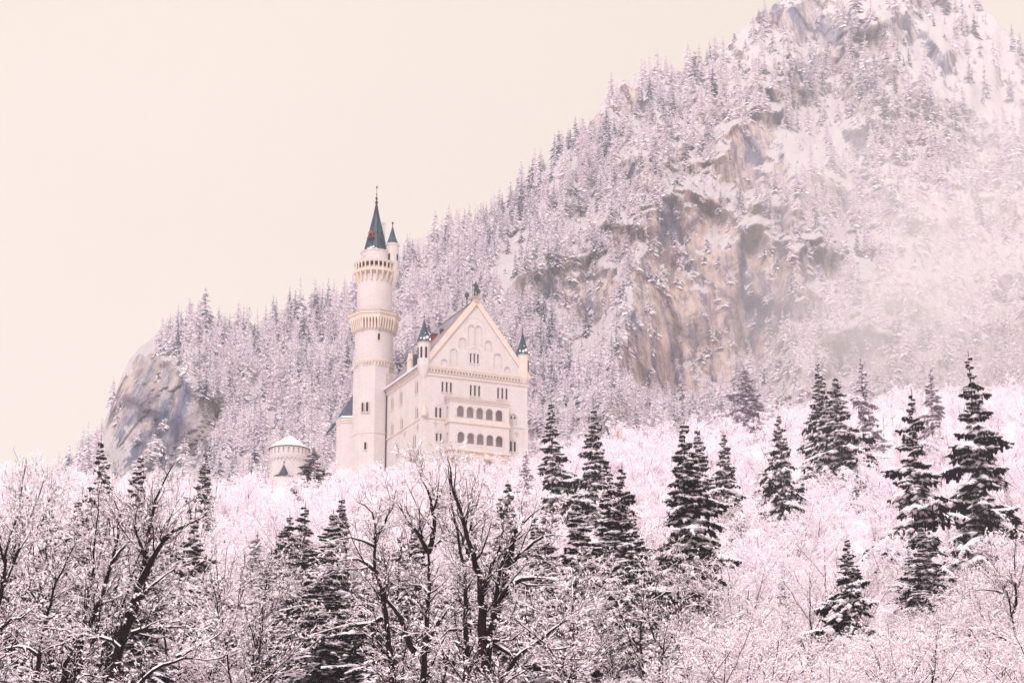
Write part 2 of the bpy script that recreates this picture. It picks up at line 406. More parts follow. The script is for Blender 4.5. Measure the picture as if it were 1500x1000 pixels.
# cracks in the rock
tcx = t_.nodes.new('ShaderNodeTexCoord'); mpx = t_.nodes.new('ShaderNodeMapping'); mpx.inputs['Scale'].default_value = (1, .08, .4)
ad = t_.nodes.new('ShaderNodeVectorMath'); ad.operation = 'MULTIPLY_ADD'; ad.inputs[1].default_value = (26, 26, 26)
t_.links.new(n3.outputs['Color'], ad.inputs[0]); t_.links.new(tcx.outputs['Object'], ad.inputs[2]); t_.links.new(ad.outputs[0], mpx.inputs['Vector'])
vo = t_.nodes.new('ShaderNodeTexVoronoi'); vo.feature = 'DISTANCE_TO_EDGE'; vo.inputs['Scale'].default_value = .035; t_.links.new(mpx.outputs['Vector'], vo.inputs['Vector'])
rv_ = ramp(t_, [(.0, (.14, .14, .24)), (.04, (.45, .43, .52)), (.09, (1, 1, 1))]); t_.links.new(vo.outputs['Distance'], rv_.inputs['Fac'])
m5 = t_.nodes.new('ShaderNodeMixRGB'); m5.blend_type = 'MULTIPLY'; m5.inputs['Fac'].default_value = .8
t_.links.new(m4.outputs['Color'], m5.inputs['Color1']); t_.links.new(rv_.outputs['Color'], m5.inputs['Color2'])
geo = t_.nodes.new('ShaderNodeNewGeometry'); sep = t_.nodes.new('ShaderNodeSeparateXYZ'); t_.links.new(geo.outputs['Normal'], sep.inputs[0])
s1 = math_node('MULTIPLY_ADD', n1.outputs['Fac'], 1.5, -.75)
s3 = math_node('MULTIPLY_ADD', n3.outputs['Fac'], 1.9, -.95)
nzv = math_node('MULTIPLY_ADD', sep.outputs['Z'], -1.15, .42)
sm = math_node('ADD', math_node('ADD', at1.outputs['Fac'], nzv), math_node('ADD', s1, s3))
rs = ramp(t_, [(.40, (0, 0, 0)), (.50, (1, 1, 1))]); t_.links.new(sm, rs.inputs['Fac'])
fin = t_.nodes.new('ShaderNodeMixRGB'); t_.links.new(rs.outputs['Color'], fin.inputs['Fac'])
fin.inputs['Color1'].default_value = (*SNOW, 1); t_.links.new(m5.outputs['Color'], fin.inputs['Color2'])
t_.links.new(fin.outputs['Color'], b_.inputs['Base Color'])
bump(t_, b_, n3.outputs['Fac'], 1.0, 9.0)
M['mountain'] = mm
me = mesh('mountain', np.stack([VX, VY, VZ], -1), quads=gridq(NR + bk, len(cols)), mats=[mm], smooth=True)
for nm, arr in (('rock', rock), ('warm', warm)):
    a = me.attributes.new(nm, 'FLOAT', 'POINT'); a.data.foreach_set('value', arr.astype(np.float32).ravel())
tag(link('mountain', me), 'steep snow covered mountain with tan rock cliffs', None, None, 'structure')
# ------------------------------------------------------------------ castle
M['wall'] = simple('wall', (.59, .545, .545), (.63, .585, .58), .35, .85, .1, 6)
def brickify(m, c2, scale, strength):
    t = m.node_tree; b = t.nodes['Principled BSDF']; c = t.nodes.new('ShaderNodeTexCoord'); sx = t.nodes.new('ShaderNodeSeparateXYZ')
    ad = t.nodes.new('ShaderNodeMath'); cb = t.nodes.new('ShaderNodeCombineXYZ')
    t.links.new(c.outputs['Object'], sx.inputs[0]); t.links.new(sx.outputs['X'], ad.inputs[0]); t.links.new(sx.outputs['Y'], ad.inputs[1])
    t.links.new(ad.outputs[0], cb.inputs['X']); t.links.new(sx.outputs['Z'], cb.inputs['Y'])
    br = t.nodes.new('ShaderNodeTexBrick'); br.inputs['Scale'].default_value = scale
    br.inputs['Color1'].default_value = (1, 1, 1, 1); br.inputs['Color2'].default_value = (.955, .945, .94, 1); br.inputs['Mortar'].default_value = (*c2, 1)
    br.inputs['Mortar Size'].default_value = .018; br.inputs['Brick Width'].default_value = .9; br.inputs['Row Height'].default_value = .42
    t.links.new(cb.outputs[0], br.inputs['Vector'])
    mu = t.nodes.new('ShaderNodeMixRGB'); mu.blend_type = 'MULTIPLY'; mu.inputs['Fac'].default_value = strength
    src = b.inputs['Base Color'].links[0].from_socket
    # faint vertical rain streaks that belong to the stone
    n = noise_node(t, .5, 5, .6, (1, 1, .08)); rr = ramp(t, [(.3, (.96, .945, .935)), (.6, (1, 1, 1))]); t.links.new(n.outputs['Fac'], rr.inputs['Fac'])
    m2 = t.nodes.new('ShaderNodeMixRGB'); m2.blend_type = 'MULTIPLY'; m2.inputs['Fac'].default_value = .8
    t.links.new(src, mu.inputs['Color1']); t.links.new(br.outputs['Color'], mu.inputs['Color2'])
    t.links.new(mu.outputs[0], m2.inputs['Color1']); t.links.new(rr.outputs['Color'], m2.inputs['Color2'])
    t.links.new(m2.outputs[0], b.inputs['Base Color'])
brickify(M['wall'], (.80, .76, .74), .62, .9)
M['trim'] = simple('trim', (.59, .505, .45), (.65, .58, .545), .9, .85, .1, 5)
M['corbel'] = simple('corbel', (.612, .507, .435), (.675, .582, .518), .8, .85, .1, 5)
M['slate'] = simple('slate', (.20, .175, .215), (.33, .28, .31), .6, .7, .25, 6, (1, 1, .3))
M['copper'] = simple('copper', (.010, .024, .048), (.034, .085, .112), 1.4, .5, .4, 5, (1, 1, .12))
M['blue_slate'] = simple('blue_slate', (.03, .045, .085), (.06, .085, .14), 1.1, .55, .3, 5)
M['glass'], _t, _b = newmat('glass', (.022, .012, .022), .25, .4)
M['pale_pane'] = simple('pale_pane', (.55, .47, .47), (.62, .53, .52), 2)
M['red'] = simple('red', (.24, .035, .03), (.36, .085, .06), 3)
M['bronze'] = simple('bronze', (.018, .028, .03), (.05, .075, .07), 4, .5, .5)
M['inside'] = simple('inside', (.58, .50, .53), (.68, .60, .61), .8)
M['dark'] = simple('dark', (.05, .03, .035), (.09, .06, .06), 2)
M['grey_stone'] = simple('grey_stone', (.36, .30, .30), (.5, .42, .41), .8)

def arch_pts(cx, z0, w, h, n=7):
    """round-headed opening, width w, total height h, bottom centre (cx,z0)"""
    r = w / 2; p = [(cx - r, z0), (cx + r, z0)]
    for k in range(n + 1):
        a = PI * k / n; p.append((cx + r * math.cos(a), z0 + h - r + r * math.sin(a)))
    return p
def arch_trim(buf, cx, z0, w, h, y0, y1, th, m=0, n=10, legs=True, ax='y'):
    """raised moulding round an arch: y0 (outer) .. y1 (inside the wall)"""
    r0, r1 = w / 2, w / 2 + th
    prof = []
    if legs: prof.append((-1, 0))
    A = [PI - PI * k / n for k in range(n + 1)]
    pin = [(cx + r0 * math.cos(a), z0 + h - r0 + r0 * math.sin(a)) for a in A]
    pout = [(cx + r1 * math.cos(a), z0 + h - r0 + r1 * math.sin(a)) for a in A]
    if legs:
        pin = [(cx - r0, z0)] + pin + [(cx + r0, z0)]; pout = [(cx - r1, z0)] + pout + [(cx + r1, z0)]
    k = len(pin)
    f = (lambda a, y, b: (a, y, b)) if ax == 'y' else (lambda a, y, b: (y, a, b))
    V = [f(a, y0, b) for a, b in pin] + [f(a, y0, b) for a, b in pout] + [f(a, y1, b) for a, b in pin] + [f(a, y1, b) for a, b in pout]
    Q = []
    for i in range(k - 1):
        Q += [(i, i + 1, k + i + 1, k + i), (i, 2 * k + i, 2 * k + i + 1, i + 1), (k + i, k + i + 1, 3 * k + i + 1, 3 * k + i), (2 * k + i, 3 * k + i, 3 * k + i + 1, 2 * k + i + 1)]
    Q += [(0, k, 3 * k, 2 * k), (k - 1, 3 * k - 1, 4 * k - 1, 2 * k - 1)]
    buf.add(V, Q=Q, m=m)
def cut(me, cutters, name):
    """boolean difference of a closed mesh with a list of closed cutter meshes, applied at once"""
    bm_fix(me)
    a = bpy.data.objects.new('tmp', me); COL.objects.link(a)
    bl = []
    for c in cutters:
        bm_fix(c); o = bpy.data.objects.new('cut', c); COL.objects.link(o); bl.append(o)
        md = a.modifiers.new('b', 'BOOLEAN'); md.object = o; md.operation = 'DIFFERENCE'; md.solver = 'EXACT'
    dg = bpy.context.evaluated_depsgraph_get(); r = bpy.data.meshes.new_from_object(a.evaluated_get(dg)); r.name = name
    mats = [m for m in me.materials]
    r.materials.clear()
    for m in mats: r.materials.append(m)
    for p in r.polygons: p.material_index = min(p.material_index, len(mats) - 1)
    for o in [a] + bl: bpy.data.objects.remove(o)
    return r

# --- the hall: local x along the gable front (to the right), local y along the side wall (away), z up
TH = R(23.5)
O = at(617.5, 700, 520); CU = Vector((math.cos(TH), math.sin(TH), 0)); CV = Vector((-math.sin(TH), math.cos(TH), 0))
O.z = 0
def on_front(px, py, off=0.0):
    """pixel -> (x, z) on the plane local y = -off"""
    d = ray(px, py); o = O - CV * off; t = (o.dot(CV)) / d.dot(CV) if abs(d.dot(CV)) > 1e-9 else 0
    p = d * t; return (p - o).dot(CU), CAMZ + p.z
def on_left(px, py):
    d = ray(px, py); t = O.dot(CU) / d.dot(CU); p = d * t
    return (p - O).dot(CV), CAMZ + p.z
Wd = on_front(772.7, 620)[0]
ZE = on_front(632, 537)[1]; ZA = on_front(695.8, 441)[1]; XA = Wd / 2
Ld = on_left(567, 567)[0]; ZB = 112.0
ZS = (on_front(657, 613)[1] + on_front(772, 628)[1]) / 2
print('hall W %.1f L %.1f eave %.1f apex %.1f (xa %.1f / %.1f) string %.1f left eave %.1f' % (Wd, Ld, ZE, ZA, XA, on_front(695.8, 441)[0], ZS, on_left(567, 567)[1]))
hall = empty('castle_hall', O, TH)
tag(hall, 'pale limestone castle hall with a stepped arch gable and two storey loggia', 'castle')
def hp(name, buf, mats, parent=None, smooth=False):
    me = buf.mesh(name, mats if isinstance(mats, (list, tuple)) else [mats], smooth); bm_fix(me)
    return link(name, me, parent or hall)
# solid body with gable, later cut
b = Buf()
prof = [(0, ZB), (Wd, ZB), (Wd, ZE), (XA, ZA), (0, ZE)]
b.extrude(prof, 0, Ld)
body = b.mesh('wall', [M['wall']])
cutb = Buf(); shallow = Buf()
panes = []                       # (kind, plane, centre, z0, w, h)
def lancets(cx, z0, w, h, n, gap, plane='f'):
    """a window of n round-headed lights"""
    tot = n * w + (n - 1) * gap
    L = []
    for k in range(n):
        c = cx - tot / 2 + w / 2 + k * (w + gap)
        if plane == 'f': cutb.extrude(arch_pts(c, z0, w, h), -.5, .55)
        else: cutb.extrude(arch_pts(c, z0, w, h), -.5, .55, ax='x')
        L.append(c)
    panes.append((plane, L, z0, w, h))
def fw(px, ytop, ybot, n, wpx, gappx):
    x, z1 = on_front(px, ytop); _, z0 = on_front(px, ybot); k = .168
    lancets(x, z0, wpx * k, z1 - z0, n, gappx * k)
    return x, z0, z1
fw(695, 517.5, 532, 3, 2.6, 3.0)                                   # gable window
fw(654.6, 559, 574.5, 3, 3.0, 3.4); fw(696, 564, 580, 3, 3.0, 3.4); fw(736, 568, 584.5, 3, 3.0, 3.4)
fw(642.3, 596.5, 612, 2, 3.4, 2.8); fw(643, 634, 646, 2, 3.2, 2.8); fw(751.5, 646, 661, 2, 3.4, 2.6)
def lw(px, ytop, ybot, n=2, w=.62, gap=.42):
    y, z1 = on_left(px, ytop); _, z0 = on_left(px, ybot); lancets(y, z0, w, z1 - z0, n, gap, 'l'); return y, z0, z1
LW = [lw(574.5, 583, 600), lw(587.5, 574, 593), lw(610.5, 559, 577), lw(574.5, 621, 638), lw(588.5, 614, 632), lw(610.5, 598, 615),
      lw(583, 653, 670), lw(607, 638, 657)]
blind = []
for zx, zt, hw, zb in ((188, 392, 17, 424), (240, 335, 19, 428), (287, 277, 19, 335), (335, 208, 18, 318), (374, 212, 18, 322), (427, 293, 19, 350), (478, 362, 21, 440), (530, 434, 17, 462)):
    px = 600 + zx / 3.705; x, z1 = on_front(px, 420 + zt / 3.705); _, z0 = on_front(px, 420 + zb / 3.705)
    blind.append((x, z0, 2 * hw / 3.705 * .168, z1 - z0)); shallow.extrude(arch_pts(*blind[-1][:2], blind[-1][2], blind[-1][3], 10), -.5, .22)
x, z1 = on_front(762 - 0.5 - 9.5, 606); _, z0 = on_front(752, 624); shallow.extrude(arch_pts(x, z0, 1.9, z1 - z0, 10), -.5, .25)   # walled-up window right of the loggia
bw = (x, z0, 1.9, z1 - z0)
wall_me = cut(body, [cutb.mesh('c', []), shallow.mesh('c', [])], 'wall')
link('wall', wall_me, hall)
# windows: glass behind the openings, a sill and a moulding in front
for plane, L, z0, w, h in panes:
    pn = Buf()
    lo, hi = L[0] - w / 2 - .1, L[-1] + w / 2 + .1
    if plane == 'f': pn.box(lo, hi, .42, .5, z0 - .05, z0 + h + .05)
    else: pn.box(.10, .2, lo, hi, z0 - .05, z0 + h + .05)
    wo_ = hp('window', pn, M['glass'])
    fr = Buf()
    if plane == 'f': fr.box(lo - .15, hi + .15, -.16, .06, z0 - .28, z0 - .02)
    else: fr.box(-.16, .06, lo - .15, hi + .15, z0 - .28, z0 - .02)
    cc = (lo + hi) / 2; tw = hi - lo + .3
    if len(L) == 2: arch_trim(fr, cc, z0, tw, h + tw * .26, -.10, .02, .16, ax='y' if plane == 'f' else 'x')
    else:
        for c in L: arch_trim(fr, c, z0 + h - w, w, w, -.05, .02, .12, ax='y', legs=False)
    for c0, c1 in zip(L[:-1], L[1:]):       # little columns between the lights
        xm = (c0 + c1) / 2
        if plane == 'f': fr.lathe(xm, -.02, [(.13, z0), (.10, z0 + .15), (.10, z0 + h - w * .55), (.2, z0 + h - w * .3)], 8)
        else: fr.lathe(-.02, xm, [(.13, z0), (.10, z0 + .15), (.10, z0 + h - w * .55), (.2, z0 + h - w * .3)], 8)
    hp('frame', fr, M['trim'], wo_)
b = Buf()
for c in (bw[0] - .42, bw[0] + .42):
    b = Buf(); b.box(c - .2, c + .2, .16, .26, bw[1] + bw[3] - 1.15, bw[1] + bw[3] - .6); bo = hp('window', b, M['glass'])
b = Buf(); arch_trim(b, bw[0], bw[1], bw[2], bw[3], -.08, .02, .16); b.box(bw[0] - 1.1, bw[0] + 1.1, -.14, .03, bw[1] - .2, bw[1]); hp('frame', b, M['trim'], bo)
# mouldings of the blind arcade and the large arch over the gable window
b = Buf()
for x, z0, w, h in blind: arch_trim(b, x, z0, w, h, -.09, .02, .13, n=12)
xg, zg = on_front(695, 534); _, zt = on_front(695, 509.5); arch_trim(b, xg, zg, 3.5, zt - zg, -.11, .02, .16, n=14)
xg, zg = on_front(695.5, 488); _, zt = on_front(695.5, 466); arch_trim(b, xg, zg, 5.2, zt - zg, -.08, .02, .14, n=14)
hp('blind_arcade', b, M['wall'])
# cornice below the gable with a row of small arched corbels, and string courses
b = Buf()
b.box(-.55, Wd + .55, -.55, .02, ZE - .55, ZE - .12); b.box(-.7, Wd + .7, -.7, .02, ZE - .12, ZE + .22)
b.box(-.3, Wd + .3, -.28, .02, ZE - 2.1, ZE - 1.75)
n = 34
for k in range(n):
    x = (k + .5) * Wd / n; b.box(x - .13, x + .13, -.42, .02, ZE - 1.35, ZE - .55)
    arch_trim(b, x + Wd / n / 2, ZE - 1.15, .5, .5, -.3, .02, .14, n=6, legs=False)
b.box(-.52, .02, .02, Ld, ZE - .55, ZE - .12); b.box(-.66, .02, .02, Ld, ZE - .12, ZE + .2)
for k in range(28):
    y = (k + .7) * Ld / 28.5; b.box(-.4, .02, y - .13, y + .13, ZE - 1.3, ZE - .55)
hp('cornice', b, M['trim'])
b = Buf()
b.box(-.2, Wd + .2, -.2, .02, ZS - .22, ZS + .16); hp('string_course', b, M['trim']); b = Buf(); b.box(-.198, .02, .022, Ld, ZS - .22, ZS + .16)
hp('string_course', b, M['trim'])
# corner pilasters
b = Buf(); b.box(-.12, 1.3, -.12, .02, ZB, ZS - .22); b.box(-.118, .02, .02, 1.2, ZB, ZS - .22)
hp('corner_pilaster', b, M['wall']); b = Buf()
b.box(Wd - 1.1, Wd + .12, -.12, .02, ZB, ZS - .22)
hp('corner_pilaster', b, M['wall'])
# gable coping
def slope_bar(buf, x0, z0, x1, z1, y0, y1, lo, hi, m=0):
    L = math.hypot(x1 - x0, z1 - z0); nx, nz_ = -(z1 - z0) / L, (x1 - x0) / L
    if nz_ < 0: nx, nz_ = -nx, -nz_
    pts = [(x0 + nx * lo, z0 + nz_ * lo), (x1 + nx * lo, z1 + nz_ * lo), (x1 + nx * hi, z1 + nz_ * hi), (x0 + nx * hi, z0 + nz_ * hi)]
    buf.extrude(pts, y0, y1, m)
b = Buf()
slope_bar(b, -.3, ZE + .2, XA, ZA + .25, -.45, .7, -.75, .42); slope_bar(b, Wd + .3, ZE + .2, XA, ZA + .25, -.447, .697, -.75, .42)
hp('gable_coping', b, M['corbel'])
# roof
b = Buf()
slope_bar(b, -.75, ZE - .25, XA, ZA + .02, .7, Ld + .3, .02, .28); slope_bar(b, Wd + .75, ZE - .25, XA, ZA + .02, .702, Ld + .297, .02, .28)
roof = hp('roof', b, M['slate'])
sn = Buf(); slope_bar(sn, -.72, ZE - .1, .45, ZE + .98, .75, Ld, .22, .5); hp('eave_snow', sn, M['snow'], roof)
rd = Buf(); rd.box(XA - .22, XA + .22, .7, Ld + .3, ZA + .1, ZA + .5); hp('ridge', rd, M['blue_slate'], roof)
# dormers on the left roof slope: (px, py) of their front
def roof_x(z): return XA * (z - ZE) / (ZA - ZE)
def dormer(y, z, w, h, dep):
    x1 = roof_x(z) + .3; d = Buf()
    d.box(x1 - dep, x1 + dep, y - w / 2, y + w / 2, z, z + h * .62)
    do = hp('dormer', d, M['red'])
    r = Buf(); r.extrude([(y - w / 2 - .15, z + h * .62), (y + w / 2 + .15, z + h * .62), (y, z + h)], x1 - dep - .12, x1 + dep + .8, ax='x')
    hp('dormer_roof', r, M['dark'], do)
    g = Buf(); g.box(x1 - dep - .04, x1 - dep + .03, y - w * .3, y + w * .3, z + h * .12, z + h * .55)
    hp('dormer_window', g, M['glass'], do)
def roof_pt(px, py):
    d = ray(px, py); nrm = CU * (-(ZA - ZE)) + Vector((0, 0, 1)) * XA     # left slope plane through eave line
    p0 = O.copy(); p0.z = ZE; t_ = (p0 - Vector((0, 0, CAMZ))).dot(nrm) / d.dot(nrm); p = d * t_
    return (p - O).dot(CV), CAMZ + p.z
y, z = roof_pt(648, 490); dormer(y, z, 1.3, 1.5, .7)
y, z = roof_pt(636, 500); dormer(y, z, 1.6, 2.1, .9)
# small gabled stone chimney house on the eave and the grey end of the roof by the tower
yc, zc = on_left(600, 532)
b = Buf(); b.box(-.15, 2.2, yc - 1.3, yc + 1.3, ZE + .2, ZE + 3.6); b.extrude([(yc - 1.5, ZE + 3.6), (yc + 1.5, ZE + 3.6), (yc, ZE + 5.1)], -.3, 2.4, ax='x')
ch = hp('chimney', b, M['corbel']); b = Buf(); b.box(.2, 1.6, yc - 2.6, yc - 1.6, ZE + 1.2, ZE + 4.2); b.box(0.1, 1.7, yc - 2.7, yc - 1.5, ZE + 4.2, ZE + 4.45); hp('flue', b, M['blue_slate'], ch)
b = Buf(); b.box(-.2, 4.2, Ld - .6, Ld - .1, ZE + .2, ZE + 4.4); hp('end_parapet', b, M['grey_stone'])
# drain pipe at the far end of the side wall
b = Buf(); b.tube([(-.22, Ld - .3, ZB), (-.22, Ld - .3, ZE - 1.2), (-.5, Ld - .3, ZE - .3)], .16, 8); hp('drain_pipe', b, M['dark'])
# stone crosses of wall anchors
for px, py in ((637.8, 619.8), (757, 635)):
    b = Buf(); x, z = on_front(px, py); b.box(x - .12, x + .12, -.09, .02, z - .95, z + .7); b.box(x - .55, x - .12, -.088, .02, z - .12, z + .12); b.box(x + .12, x + .55, -.088, .02, z - .12, z + .12); hp('wall_anchor', b, M['grey_stone'])
for px, py in ((593, 636), (612, 625)):
    b = Buf(); y, z = on_left(px, py); b.box(-.09, .02, y - .14, y + .14, z - .95, z + .7); b.box(-.088, .02, y - .7, y - .14, z - .12, z + .12); b.box(-.088, .02, y + .14, y + .7, z - .12, z + .12); hp('wall_anchor', b, M['grey_stone'])
# corner turrets
def turret(cx, cy, r, z_c, z0, z1, za, nm, wins, yell):
    b = Buf(); b.lathe(cx, cy, [(.25, z_c), (r * .62, z_c + (z0 - z_c) * .35), (r * .7, z_c + (z0 - z_c) * .45), (r * 1.05, z0 - .25), (r * 1.05, z0), (r, z0 + .02), (r, z1 - .3), (r * 1.12, z1 - .25), (r * 1.12, z1)], 8, a0=PI / 8)
    tu = hp('corner_turret', b, M['corbel'] if yell else M['wall'])
    c = Buf(); c.lathe(cx, cy, [(r * 1.22, z1 - .02), (r * .62, z1 + (za - z1) * .42), (.06, za)], 8, a0=PI / 8)
    co = hp('turret_roof', c, M['copper'], tu)
    f = Buf(); f.lathe(cx, cy, [(.07, za - .3), (.07, za + .5), (.2, za + .65), (.2, za + .8), (.03, za + 1.0), (.03, za + 1.7)], 8); hp('finial', f, M['dark'], co)
    for a, zz, q in ((-1.9, .1, .34), (-1.45, .16, .42), (-1.0, .08, .3), (-2.4, .12, .26), (-1.7, .36, .16)):
        rr = r * 1.22 * (1 - zz * 1.12) + .05; s = Buf()
        s.lathe(cx + rr * math.cos(a), cy + rr * math.sin(a), [(.02, z1 + (za - z1) * zz - q), (q, z1 + (za - z1) * zz - q * .3), (q * .8, z1 + (za - z1) * zz + q * .5), (.02, z1 + (za - z1) * zz + q)], 7); hp('roof_snow', s, M['snow'], co)
    g = Buf()
    for a in wins:
        x0, y0 = cx + r * .925 * math.cos(a), cy + r * .925 * math.sin(a)
        V = Buf(); V.extrude(arch_pts(0, z0 + (z1 - z0) * .25, r * .32, (z1 - z0) * .5), -.12, .12)
        vv = np.concatenate(V.V); ca, sa = math.cos(a + PI / 2), math.sin(a + PI / 2)
        vv = np.stack([x0 + vv[:, 0] * ca - vv[:, 1] * sa, y0 + vv[:, 0] * sa + vv[:, 1] * ca, vv[:, 2]], 1)
        g.add(vv, T=np.concatenate(V.T), Q=np.concatenate(V.Q))
    hp('window', g, M['glass'], tu)
zc0 = on_front(620, 556)[1]; z0 = on_front(620, 533)[1]; z1 = on_front(620, 501)[1]; za = on_front(620, 467)[1]
turret(.35, .35, 1.5, zc0, z0, z1, za, '', (-PI / 2, -PI, -PI * .75), False)
zc0 = on_front(768, 566)[1]; z0 = on_front(768, 553)[1]; z1 = on_front(768, 520)[1]; za = on_front(768, 486)[1]
turret(Wd - 1.0, .5, 1.5, zc0, z0, z1, za, '', (-PI / 4,), True)
# small stone figure house on the front left corner
b = Buf(); xs_, zs_ = on_front(621, 609); b.lathe(.35, -.35, [(.75, ZS + .16), (.75, ZS + 1.5), (.5, ZS + 1.6), (.45, ZS + 2.5), (.28, ZS + 2.6), (.3, ZS + 3.0), (.02, ZS + 3.4)], 8); hp('corner_figure', b, M['trim'])

# --- loggia
PO = 2.8
x0 = on_front(659, 620, PO)[0]; x1 = on_front(745.5, 620, PO)[0]
zt = on_front(702, 590, PO)[1]; zm0 = on_front(702, 622, PO)[1]; zm1 = on_front(702, 615.5, PO)[1]; zl = on_front(702, 655, PO)[1]; zb = on_front(702, 661, PO)[1]
b = Buf(); b.box(x0, x1, -PO, .35, zb, zt)
lg = b.mesh('loggia', [M['wall']])
rooms = Buf(); rooms.box(x0 + .45, x1 - .45, -PO + .45, 1.6, zm1 + .3, zt - .5); rooms2 = Buf(); rooms2.box(x0 + .45, x1 - .45, -PO + .45, 1.6, zl + .3, zm0 - .3)
ar = Buf(); AR = []
for tier, rows in enumerate((((674.8, 594, 610.5), (689, 595.5, 612), (703, 597, 613.5), (717, 598.7, 615.2), (731.2, 600.4, 617)), ((675.5, 632.2, 648.5), (689.8, 633.5, 650), (703.8, 635, 651.3), (717.8, 636.5, 652.7), (731.5, 638.2, 654)))):
    zz1 = np.mean([on_front(p, a, PO)[1] for p, a, c in rows]); zz0 = np.mean([on_front(p, c, PO)[1] for p, a, c in rows])
    for p, a, c in rows:
        x = on_front(p, a, PO)[0]; AR.append((x, zz0, 1.75, zz1 - zz0, tier)); ar.extrude(arch_pts(x, zz0, 1.75, zz1 - zz0, 10), -PO - .5, -PO + .8)
side = Buf()
for tier in (0, 1):
    a = [q for q in AR if q[4] == tier][0]; side.extrude(arch_pts(-1.05, a[1], 1.0, a[3]), x0 - .5, x0 + .9, ax='x')
lme = cut(lg, [rooms.mesh('c', []), rooms2.mesh('c', []), ar.mesh('c', []), side.mesh('c', [])], 'loggia')
lo_ = link('loggia', lme, hall)
b = Buf(); b.box(x0 + .46, x1 - .46, -.4, -.02, zm1 + .31, zt - .51); b.box(x0 + .46, x1 - .46, -.4, -.02, zl + .31, zm0 - .31); hp('back_wall', b, M['inside'], lo_)
for q_, (x, zz0, w, h, tr) in enumerate(AR):
    b = Buf(); arch_trim(b, x, zz0 + h - w / 2 - .01, w, w / 2, -PO - .09, -PO + .02, .2, n=10, legs=False)
    hp('arch_moulding', b, M['wall'], lo_)
    for s_ in ((-1, 1) if q_ % 5 == 4 else (-1,)):
        b = Buf(); b.lathe(x + s_ * (w / 2 + .30), -PO - .03, [(.17, zz0), (.17, zz0 + .15), (.12, zz0 + .2), (.11, zz0 + h - w / 2 - .3), (.2, zz0 + h - w / 2 - .02)], 8); hp('column', b, M['wall'], lo_)
b = Buf()
b.box(x0 - .3, x1 + .3, -PO - .3, .01, zm0 - .05, zm0 + .35); b.box(x0 - .16, x1 + .16, -PO - .16, .01, zm0 + .35, zm1); b.box(x0 - .34, x1 + .34, -PO - .36, .01, zb - .25, zb + .35)
b.box(x0 - .2, x1 + .2, -PO - .2, .01, zt - .25, zt + .1)
hp('balcony_slab', b, M['trim'], lo_)
b = Buf(); b.extrude([(-PO - .35, zt + .1), (.01, zt + .1), (.01, zt + 1.7)], x0 - .35, x1 + .35, ax='x'); lr = hp('loggia_roof', b, M['grey_stone'], lo_)
b = Buf(); b.box(x0 + .1, x1 - .1, -PO + .2, .01, zb - 1.5, zb - .25)
for k in range(6):
    x = x0 + .8 + k * (x1 - x0 - 1.6) / 5; b.extrude([(-PO - .1, zb - .25), (.01, zb - .25), (.01, zb - 3.4), (-.5, zb - 3.2), (-PO, zb - .9)], x - .32, x + .32, ax='x')
hp('brackets', b, M['corbel'], lo_)
for k, (x, zz0, w, h, tr) in enumerate(AR):
    if k in (0, 3, 4, 9, 8): dk = Buf(); dk.box(x - .55, x - .05, -.47, -.39, zz0 - .3, zz0 + h * .62); hp('dark_panel', dk, M['dark'], lo_)  # dark panel at the back of some arches, left of their middle

# --- bronze knight standing on the gable top (a statue: it stands on the hall)
sp = O + CU * XA + CV * .1; sp.z = ZA
b = Buf(); b.lathe(0, 0, [(.95, -.4), (.95, .55), (1.25, .6), (1.25, .85), (1.0, .95)], 8, a0=PI / 8)
pedestal = b
st = empty('statue', sp, TH)
tag(st, 'dark bronze standing figure with a lance on the gable top', 'statue')
pm = pedestal.mesh('pedestal', [M['grey_stone']]); bm_fix(pm); link('pedestal', pm, st)
def skin_body(name, verts, edges, radii, mat, sub=2):
    me = bpy.data.meshes.new(name); me.from_pydata(verts, edges, []); o = bpy.data.objects.new(name, me); COL.objects.link(o)
    sk = o.modifiers.new('s', 'SKIN'); ss = o.modifiers.new('u', 'SUBSURF'); ss.levels = sub; ss.render_levels = sub
    for k, v in enumerate(me.skin_vertices[0].data): v.radius = (radii[k], radii[k]); v.use_root = (k == 0)
    dg = bpy.context.evaluated_depsgraph_get(); r = bpy.data.meshes.new_from_object(o.evaluated_get(dg)); bpy.data.objects.remove(o)
    r.name = name; r.materials.clear(); r.materials.append(mat)
    return r
k = 2.25; zb_ = .95
J = [(0, 0, .95), (0, 0, 1.25), (0, 0, 1.45), (0, -.01, 1.56), (0, -.02, 1.68), (0, -.02, 1.78),
     (-.12, 0, .9), (-.14, -.05, .5), (-.15, 0, .06), (.12, .02, .9), (.16, .03, .5), (.18, .05, .06),
     (-.2, 0, 1.42), (-.36, -.05, 1.22), (-.42, -.16, 1.42), (.2, 0, 1.42), (.28, .03, 1.16), (.24, -.1, .95)]
E = [(0, 1), (1, 2), (2, 3), (3, 4), (4, 5), (0, 6), (6, 7), (7, 8), (0, 9), (9, 10), (10, 11), (2, 12), (12, 13), (13, 14), (2, 15), (15, 16), (16, 17)]
RR = [.17, .16, .18, .07, .10, .085, .11, .085, .07, .11, .085, .07, .08, .06, .05, .08, .06, .05]
link('figure', skin_body('figure', [(x * k, y * k, zb_ + z * k) for x, y, z in J], E, [r * k for r in RR], M['bronze']), st)
b = Buf(); b.tube([(-.95, -.36, zb_), (-.95, -.36, zb_ + 3.9)], .06, 6); b.tube([(-.95, -.36, zb_ + 3.7), (-.95, -.36, zb_ + 4.3)], [.12, .01], 6); bm_ = b.mesh('lance', [M['bronze']]); bm_fix(bm_); link('lance', bm_, st)
